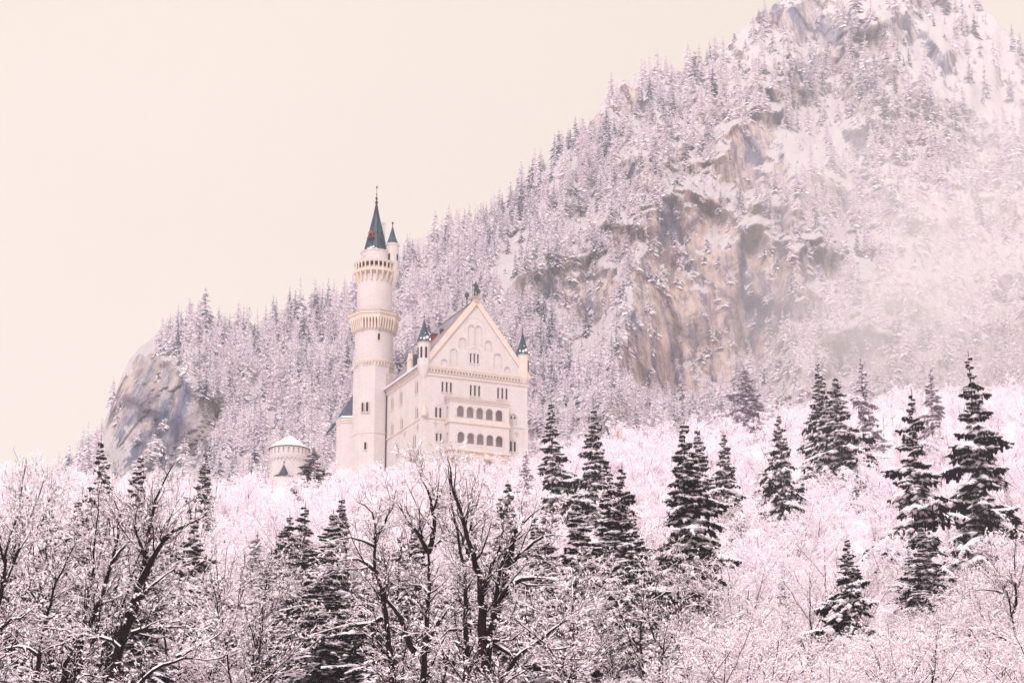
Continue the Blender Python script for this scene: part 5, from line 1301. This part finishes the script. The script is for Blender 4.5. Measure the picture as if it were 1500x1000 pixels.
# ---- the large bare trees in front: main limbs follow the photo, each at its own depth
DECID = [
  (118, 'bare crooked tree with a hooked tip below the tall tower', [
    ([(576, 1000), (564, 892), (555, 856), (546, 813), (553, 784), (544, 741), (534, 733), (522, 734)], .27, .06, .2),
    ([(607, 955), (587, 905), (572, 882), (563, 870), (557, 860)], .16, .2, .9),
    ([(551, 838), (538, 822), (515, 812), (495, 822)], .12, .04, .1), ([(560, 905), (540, 922), (520, 915), (490, 918), (450, 932)], .11, .03, .1),
    ([(549, 800), (530, 790), (505, 780), (480, 795)], .08, .02, .1), ([(553, 784), (566, 766), (575, 740), (580, 715)], .08, .02, .1)]),
  (122, 'bare tree that forks into two dark limbs below the castle corner', [
    ([(618, 1000), (623, 946), (627, 892), (629, 834), (627, 809)], .27, .17, .3),
    ([(627, 809), (616, 784), (602, 770), (590, 752), (580, 735)], .14, .04, .05), ([(627, 809), (636, 798), (638, 766), (633, 745), (629, 726), (616, 690), (606, 672)], .16, .04, .1),
    ([(634, 748), (643, 735), (646, 718), (644, 695)], .07, .02, .1), ([(622, 950), (640, 915), (655, 890), (672, 872)], .17, .04, .2),
    ([(628, 870), (612, 850), (598, 846), (585, 858)], .08, .02, .1), ([(637, 800), (650, 790), (655, 765), (660, 740)], .07, .02, .1)]),
  (115, 'slender dark tree with a long straight trunk below the gable', [
    ([(681, 1010), (683, 928), (681, 827), (674, 795), (666, 773), (661, 740), (659, 712), (656, 680)], .24, .05, .25),
    ([(682, 830), (690, 812), (688, 798), (678, 760), (668, 730), (663, 705), (668, 680)], .13, .04, .1),
    ([(688, 800), (690, 765), (696, 745), (704, 730), (708, 700)], .09, .03, .1), ([(683, 925), (668, 918), (650, 922), (640, 940)], .1, .03, .1),
    ([(682, 915), (705, 912), (725, 905)], .11, .04, .2)]),
  (104, 'thickest dark trunk with many spreading limbs, bottom centre', [
    ([(710, 1020), (713, 970), (716, 928), (728, 900), (738, 874), (740, 850)], .48, .24, .4),
    ([(708, 960), (706, 906), (704, 842), (688, 798), (677, 755), (666, 730), (662, 705), (655, 670)], .24, .05, .25),
    ([(740, 850), (746, 809), (752, 785), (760, 766), (773, 755), (790, 745)], .19, .04, .15), ([(738, 868), (745, 855), (760, 846), (775, 843), (800, 850), (818, 850)], .15, .04, .1),
    ([(722, 905), (730, 870), (730, 840), (735, 815), (748, 800), (765, 780), (785, 770)], .13, .03, .1), ([(742, 830), (758, 815), (778, 802), (790, 780), (826, 785)], .12, .03, .1),
    ([(710, 870), (718, 835), (727, 815), (736, 790), (740, 765), (734, 735)], .12, .03, .1), ([(716, 940), (735, 945), (750, 960), (765, 985)], .13, .04, .1)]),
  (98, 'low thick limb arching across the bottom beside the thickest trunk', [
    ([(728, 1012), (745, 975), (760, 957), (789, 939), (814, 921), (828, 905), (850, 895)], .24, .05, .25),
    ([(842, 1012), (825, 980), (810, 953), (795, 938), (782, 928), (756, 906)], .15, .04, .2), ([(789, 939), (800, 960), (830, 968), (850, 965)], .09, .03, .1),
    ([(842, 1000), (838, 930), (840, 880), (835, 830)], .12, .03, .2)]),
  (110, 'largest leaning dark trunk with a long limb reaching out below the gatehouse', [
    ([(163, 1020), (176, 940), (188, 896), (204, 856), (212, 824), (218, 788), (224, 740), (236, 712), (256, 676)], .40, .06, .35),
    ([(206, 852), (228, 808), (242, 790), (256, 776), (272, 764), (296, 764), (308, 744)], .17, .04, .2), ([(192, 928), (208, 920), (224, 916), (250, 922), (276, 916)], .11, .03, .1),
    ([(196, 880), (220, 865), (240, 842), (256, 832)], .12, .03, .1), ([(180, 935), (196, 905), (205, 880), (214, 850)], .18, .08, .5),
    ([(212, 815), (200, 790), (196, 760), (205, 735)], .1, .03, .1), ([(176, 950), (160, 930), (148, 925), (130, 935)], .1, .03, .1)]),
  (116, 'dark trunk with a kinked top beside the largest leaning trunk', [
    ([(88, 1015), (104, 952), (132, 916), (148, 876), (164, 824), (176, 776), (176, 736), (158, 724)], .30, .05, .25),
    ([(110, 985), (120, 944), (128, 880), (138, 824), (142, 768), (146, 716)], .20, .05, .2), ([(134, 960), (150, 880), (152, 850), (165, 825)], .14, .05, .2),
    ([(164, 824), (180, 800), (200, 775), (212, 762)], .09, .03, .1), ([(120, 930), (100, 945), (80, 940), (60, 955)], .09, .03, .1)]),
  (125, 'slim dark tree curving upward between the kinked and the forked trunks', [
    ([(52, 1015), (60, 928), (76, 880), (84, 850), (92, 828), (108, 800), (124, 776)], .22, .04, .2), ([(64, 900), (50, 880), (44, 850), (40, 820)], .09, .03, .1),
    ([(84, 850), (70, 830), (66, 800), (72, 770)], .09, .03, .1), ([(56, 960), (40, 940), (10, 945), (-10, 955)], .1, .03, .1)]),
  (112, 'dark forked trunk cut by the left edge of the picture', [
    ([(-20, 1010), (-12, 920), (0, 880), (8, 824), (16, 776), (36, 736)], .27, .05, .2), ([(-4, 878), (12, 845), (22, 815), (40, 790), (46, 770)], .14, .04, .1),
    ([(-12, 930), (10, 910), (30, 905), (50, 890)], .1, .03, .1), ([(8, 824), (-6, 790), (-10, 750)], .1, .03, .1)]),
  (100, 'low arching limb with thick snow beside the foot of the largest leaning trunk', [
    ([(190, 1020), (205, 998), (236, 972), (258, 963), (280, 962), (300, 966), (318, 964)], .20, .04, .2), ([(258, 963), (290, 945), (310, 940), (330, 920)], .08, .02, .1),
    ([(100, 1012), (118, 985), (140, 985), (150, 995)], .12, .04, .2)]),
  (120, 'young bare tree with spreading snowy boughs at the foot of the black spruces', [
    ([(966, 1015), (968, 970), (971, 945), (978, 915)], .14, .05, .2), ([(968, 985), (990, 965), (1015, 950), (1030, 935)], .07, .02, .1), ([(970, 950), (955, 930), (945, 905), (950, 880)], .06, .02, .1),
    ([(967, 1000), (985, 985), (1020, 975), (1060, 960)], .07, .02, .1), ([(970, 960), (985, 935), (1005, 915)], .05, .02, .1)]),
  (150, 'tall bare tree with drooping dark twigs below the widest spruce', [
    ([(1492, 1030), (1490, 960), (1484, 900), (1472, 860), (1460, 830), (1440, 810)], .17, .04, .2), ([(1484, 900), (1490, 860), (1484, 820), (1490, 780)], .1, .03, .1),
    ([(1476, 870), (1450, 860), (1425, 862), (1405, 875)], .07, .02, .1), ([(1490, 950), (1465, 930), (1440, 915), (1420, 920)], .08, .02, .1)]),
  (125, 'thin upright bare tree in the brush left of the central trunks', [
    ([(842, 1020), (840, 950), (838, 900), (840, 860), (836, 820)], .11, .03, .1), ([(840, 920), (855, 890), (868, 870), (890, 850)], .06, .02, .1), ([(839, 930), (822, 900), (812, 870)], .05, .02, .1)]),
]
DECID[12] = (DECID[12][0], 'thin upright bare tree next to the low thick arching limb', DECID[12][2])
for k, (Y, lab, limbs) in enumerate(DECID):
    rn = np.random.default_rng(700 + k)
    b0 = at(limbs[0][0][0][0], limbs[0][0][0][1], Y); base = Vector((b0.x, Y, float(ground_z(b0.x, Y)) - .3))
    LL = []
    for j, (pts, r0, r1, bare) in enumerate(limbs):
        sl = rn.normal() * (.10 if j == 0 else .38); P = []
        d0 = np.array(pts[0], float)
        for (x, y) in pts:
            run = math.hypot(x - d0[0], y - d0[1]) * Y / F
            P.append(np.array(at(x, y, Y + sl * run)) - np.array(base))
        if pts[0][1] >= 985: P = [np.array([P[0][0] * .9, P[0][1], -.2])] + P if P[0][2] > .4 else P
        LL.append((P, r0 * 1.1, r1 * .38, bare * .7))
    parts = broadleaf('broadleaf', rn, LL, M['bark'], M['twig'], M['snow'], dens=1.15, scale=Y / 112.0, twig_r=1.4, clump=.5, ck=.8, csize=1.02, p2=.85, p3=.55, s3=1.35)
    tree_thing('bare_tree', parts, base, 0, 1.0, lab, 'bare tree', 'bare trees in front')

# ---- frosted broadleaf trees of the hillside

def proc_limbs(rng, H, stems, spread, r):
    LL = []
    for s in range(stems):
        a = rng.random() * 6.28; ln = (.02 if stems == 1 else .2) * H
        top = np.array([math.cos(a) * ln, math.sin(a) * ln, H * rng.uniform(.8, .95)])
        P = [np.array([0, 0, -.8]), top * [.15, .15, .2], top * [.45, .45, .5] + rng.normal(size=3) * .02 * H, top]
        LL.append((P, r / math.sqrt(stems), .012, .12))
        m = int(rng.integers(6, 9)) if stems == 1 else 4
        for q in range(m):
            f = .16 + .6 * (q + rng.random()) / m; a2 = q * 2.4 + rng.random() * .8
            st = np.array([np.interp(f, [0, .2, .5, 1], [p[c] for p in P]) for c in range(3)])
            L = spread * H * (1.1 - .6 * f) * rng.uniform(.8, 1.15); el = rng.uniform(.45, .95)
            d = np.array([math.cos(a2) * math.cos(el), math.sin(a2) * math.cos(el), math.sin(el)])
            LL.append(([st, st + d * L * .5, st + d * L + [0, 0, .08 * L]], r * .42 * (1.1 - f), .02, .05))
    return LL
frost, mid, tall = [], [], []
for k in range(6):
    rn = np.random.default_rng(900 + k)
    frost.append(broadleaf('frost_tree', rn, proc_limbs(rn, 12, 1 if k < 4 else 3, (.5, .42, .55, .46, .4, .5)[k], .16), M['bark_mid'], M['frost_twig'], M['snow'], dens=.95, scale=1.15, twig_r=2.0, clump=.6, csize=1.7, ck=1.5))
for k in range(5):
    rn = np.random.default_rng(950 + k)
    mid.append(broadleaf('brush_tree', rn, proc_limbs(rn, 10, (1, 3, 2, 1, 3)[k], (.5, .45, .5, .42, .5)[k], .14), M['bark'], M['twig_mid'], M['snow'], dens=.95, scale=1.0, twig_r=1.35, clump=.65, csize=1.0, ck=.85, p3=.7))
for k in range(4):
    rn = np.random.default_rng(980 + k)
    tall.append(broadleaf('bare_tree_back', rn, proc_limbs(rn, 15, (2, 3, 1, 2)[k], (.42, .36, .46, .4)[k], .2), M['bark'], M['twig'], M['snow'], dens=.9, scale=1.2, twig_r=1.35, clump=.4, ck=.66, snowy=.85, csize=1.0, p2=.75, p3=.5, s3=1.35))
for q in range(24):
    px = -25 + q * 44 + float(rs_.uniform(-14, 14)); Y = float(rs_.uniform(125, 195)); x = (px - 750) / F * Y * 1.04
    z = float(ground_z(x, Y)); top = float(rs_.uniform(690, 800) if px > 260 else rs_.uniform(620, 730)) + (60 if 300 < px < 480 else 0) + (60 if px > 760 else 0); H = at(px, top, Y).z - z; s = H / 14.2
    sd_ = 'left' if px < 420 else 'centre'
    tree_thing('bare_tree', tall[q % 4], (x, Y, z - .2), float(rs_.uniform(0, 6.28)), (s * .95, s * .95, s), 'snow lined bare tree standing behind the ' + ('large leaning trunks' if sd_ == 'left' else 'forked and the thickest trunks'), 'bare tree', 'bare trees behind the front row, ' + sd_)
print('tris frost', [len(p[1].polygons) for p in frost], 'mid', [len(p[1].polygons) for p in mid], 'spruce', [len(p[1].polygons) for p in spr])
LIM = np.array([(-100, 640), (60, 655), (140, 690), (240, 705), (310, 708), (380, 697), (440, 700), (480, 684), (560, 678), (620, 668), (700, 668), (770, 672), (800, 655), (870, 630),
                (940, 625), (1000, 618), (1060, 608), (1120, 600), (1180, 590), (1250, 578), (1330, 570), (1420, 566), (1600, 560)], float)
rt_ = np.random.default_rng(21)
spots = []
Y = 105.0
while Y < 660:
    step = 6.0 + Y * .012
    half = Y * .39
    x = -half
    while x < half:
        spots.append((x + rt_.uniform(-.4, .4) * step, Y + rt_.uniform(-.5, .5) * step)); x += step * rt_.uniform(.8, 1.2)
    Y += step * 1.02
items = []
spots += [((1213 - 750) / F * q * 1.03, q) for q in (322., 336., 350., 364., 378.)]
for x, Y in spots:
    z = float(ground_z(x, Y)); px, py = project((x, Y, z))
    if px < -520 or px > 2020 or (Y < 150 and not -60 < px < 1560): continue
    # keep clear of the buildings
    lx, ly = (Vector((x, Y, 0)) - Vector((O.x, O.y, 0))).dot(CU), (Vector((x, Y, 0)) - Vector((O.x, O.y, 0))).dot(CV)
    if -3 < lx < Wd + 3 and -3 < ly < Ld + 3: continue
    if math.hypot(x - TP.x, Y - TP.y) < 9 or math.hypot(x - GP_.x, Y - GP_.y) < 9.5 or math.hypot(x - BP.x, Y - BP.y) < 7: continue
    if np.min(np.hypot(near_xy[:, 0] - x, near_xy[:, 1] - Y) - near_xy[:, 2] * .35) < 0: continue
    H = rt_.uniform(6, 15.5)
    if px > 1040 and 200 < Y < 420: H *= .85
    lim = np.interp(px, LIM[:, 0], LIM[:, 1]) + rt_.uniform(-14, 16) * (1 if px > 800 or px < 380 else .4)
    ztop = at(px, lim, Y).z
    H = min(H, ztop - z)
    if Y < 150: H = min(H, at(px, 880 + rt_.uniform(-30, 40), Y).z - z)
    elif Y < 205: H = min(H, at(px, 800 + rt_.uniform(-60, 60), Y).z - z)
    for sx_, sY, shw, sb in SEEN:
        if Y < sY + 2 and abs(px - sx_) < shw * .8 + 1.6 / Y * F:
            H = min(H, at(px, sb - 12 + rt_.uniform(0, 20), Y).z - z)
    if px < 960 and Y < 215 and rt_.random() < .86: continue
    if H < (1.5 if Y > 215 else 3.2): continue
    items.append((x, Y, z, H, px))
inside = lambda i: -60 < i[4] < 1560
near_i = [i for i in items if i[1] < 215 and inside(i)]; far_i = [i for i in items if i[1] >= 215 and inside(i)]; beyond = [i for i in items if not inside(i)]
far_i.sort(key=lambda i: i[1])
print('brush', len(near_i), 'frost', len(far_i))
for x, Y, z, H, px in near_i:
    k = int(rt_.integers(0, len(mid))); s = H / 10
    if px < 420: lab, gr = 'snow crusted brushwood tree in the thicket between the leaning trunks', 'brushwood on the left'
    elif px < 900: lab, gr = 'snow crusted brushwood tree in the thicket around the central trunks', 'brushwood in the centre'
    else: lab, gr = 'snow crusted brushwood tree in the white thicket below the open slope', 'brushwood on the right'
    tree_thing('bare_tree', mid[k], (x, Y, z - .2), float(rt_.uniform(0, 6.28)), (s * 1.1, s * 1.1, s), lab, 'bare tree', gr)
alone = far_i[:max(0, 250 - len(near_i) - len(DECID))]
for x, Y, z, H, px in alone:
    k = int(rt_.integers(0, len(frost))); s = H / 12; pr = frost[k]
    if rt_.random() < .16: pr = mid[k % len(mid)]; s = H / 10
    if px < 560: lab, gr = 'white frosted broadleaf tree on the slope below the gatehouse', 'frosted trees below the gatehouse'
    elif px < 1000: lab, gr = 'white frosted broadleaf tree on the slope below the castle hall', 'frosted trees below the hall'
    else: lab, gr = 'white frosted broadleaf tree on the open slope below the misty mountain', 'frosted trees on the right slope'
    tree_thing('frosted_tree', pr, (x, Y, z - .2), float(rt_.uniform(0, 6.28)), (s * 1.15, s * 1.15, s), lab, 'frosted tree', gr)
restf = far_i[len(alone):] + beyond
if restf:
    A = np.array(restf); fo = [bpy.data.objects.new('frosted_tree_far', joined(p, 'frosted_tree_far')) for p in frost]
    ss = A[:, 3] / 12
    scatter('frosted_woods', A[:, :3] - [0, 0, .2], rt_.uniform(0, 6.28, len(A)), np.stack([ss * 1.2, ss * 1.2, ss], 1), rt_.integers(0, len(frost), len(A)), fo, 'white frosted woods on the upper hillside')

# ------------------------------------------------------------------ haze : one closed box of pale air round the whole scene
b = Buf(); b.box(-4000, 4000, -1000, 4400, -12, 1330)
hz, ht, hb = newmat('haze', (1, 1, 1)); ht.nodes.remove(hb)
pv = ht.nodes.new('ShaderNodeVolumePrincipled'); pv.inputs['Color'].default_value = (.92, .94, 1.0, 1); pv.inputs['Density'].default_value = .00013; pv.inputs['Anisotropy'].default_value = 0.2
ht.links.new(pv.outputs[0], ht.nodes['Material Output'].inputs['Volume'])
hm = b.mesh('haze', [hz]); bm_fix(hm); tag(link('haze', hm), 'thin pale mist filling the valley air', None, None, 'stuff')

MIST = .009
# a drifting bank of mist in front of the right hand mountain slope
mk, mt_, mb_ = newmat('mist', (1, 1, 1)); mt_.nodes.remove(mb_)
pv = mt_.nodes.new('ShaderNodeVolumePrincipled'); pv.inputs['Color'].default_value = (1, .97, 1, 1); pv.inputs['Anisotropy'].default_value = .2
c_ = mt_.nodes.new('ShaderNodeTexCoord'); ln = mt_.nodes.new('ShaderNodeVectorMath'); ln.operation = 'LENGTH'; mt_.links.new(c_.outputs['Object'], ln.inputs[0])
mr = mt_.nodes.new('ShaderNodeMapRange'); mr.interpolation_type = 'SMOOTHSTEP'; mr.inputs['From Min'].default_value = .15; mr.inputs['From Max'].default_value = 1.0; mr.inputs['To Min'].default_value = 1; mr.inputs['To Max'].default_value = 0
mt_.links.new(ln.outputs['Value'], mr.inputs['Value'])
nn = mt_.nodes.new('ShaderNodeTexNoise'); nn.inputs['Scale'].default_value = 2.6; nn.inputs['Detail'].default_value = 3; mt_.links.new(c_.outputs['Object'], nn.inputs['Vector'])
m2 = mt_.nodes.new('ShaderNodeMapRange'); m2.inputs['From Min'].default_value = .35; m2.inputs['From Max'].default_value = .7; mt_.links.new(nn.outputs['Fac'], m2.inputs['Value'])
mu = mt_.nodes.new('ShaderNodeMath'); mu.operation = 'MULTIPLY'; mt_.links.new(mr.outputs[0], mu.inputs[0]); mt_.links.new(m2.outputs[0], mu.inputs[1])
m3 = mt_.nodes.new('ShaderNodeMath'); m3.operation = 'MULTIPLY'; m3.inputs[1].default_value = MIST; mt_.links.new(mu.outputs[0], m3.inputs[0])
mt_.links.new(m3.outputs[0], pv.inputs['Density']); mt_.links.new(pv.outputs[0], mt_.nodes['Material Output'].inputs['Volume'])
bmm = bmesh.new(); bmesh.ops.create_icosphere(bmm, subdivisions=3, radius=1.0); me = bpy.data.meshes.new('mist_bank'); bmm.to_mesh(me); bmm.free(); me.materials.append(mk)
mo = link('mist_bank', me); mo.location = at(1395, 385, 1010); mo.scale = (150, 240, 105); mo.rotation_euler = (0, R(-16), 0)
tag(mo, 'bank of pale mist drifting before the mountain slope', None, None, 'stuff')
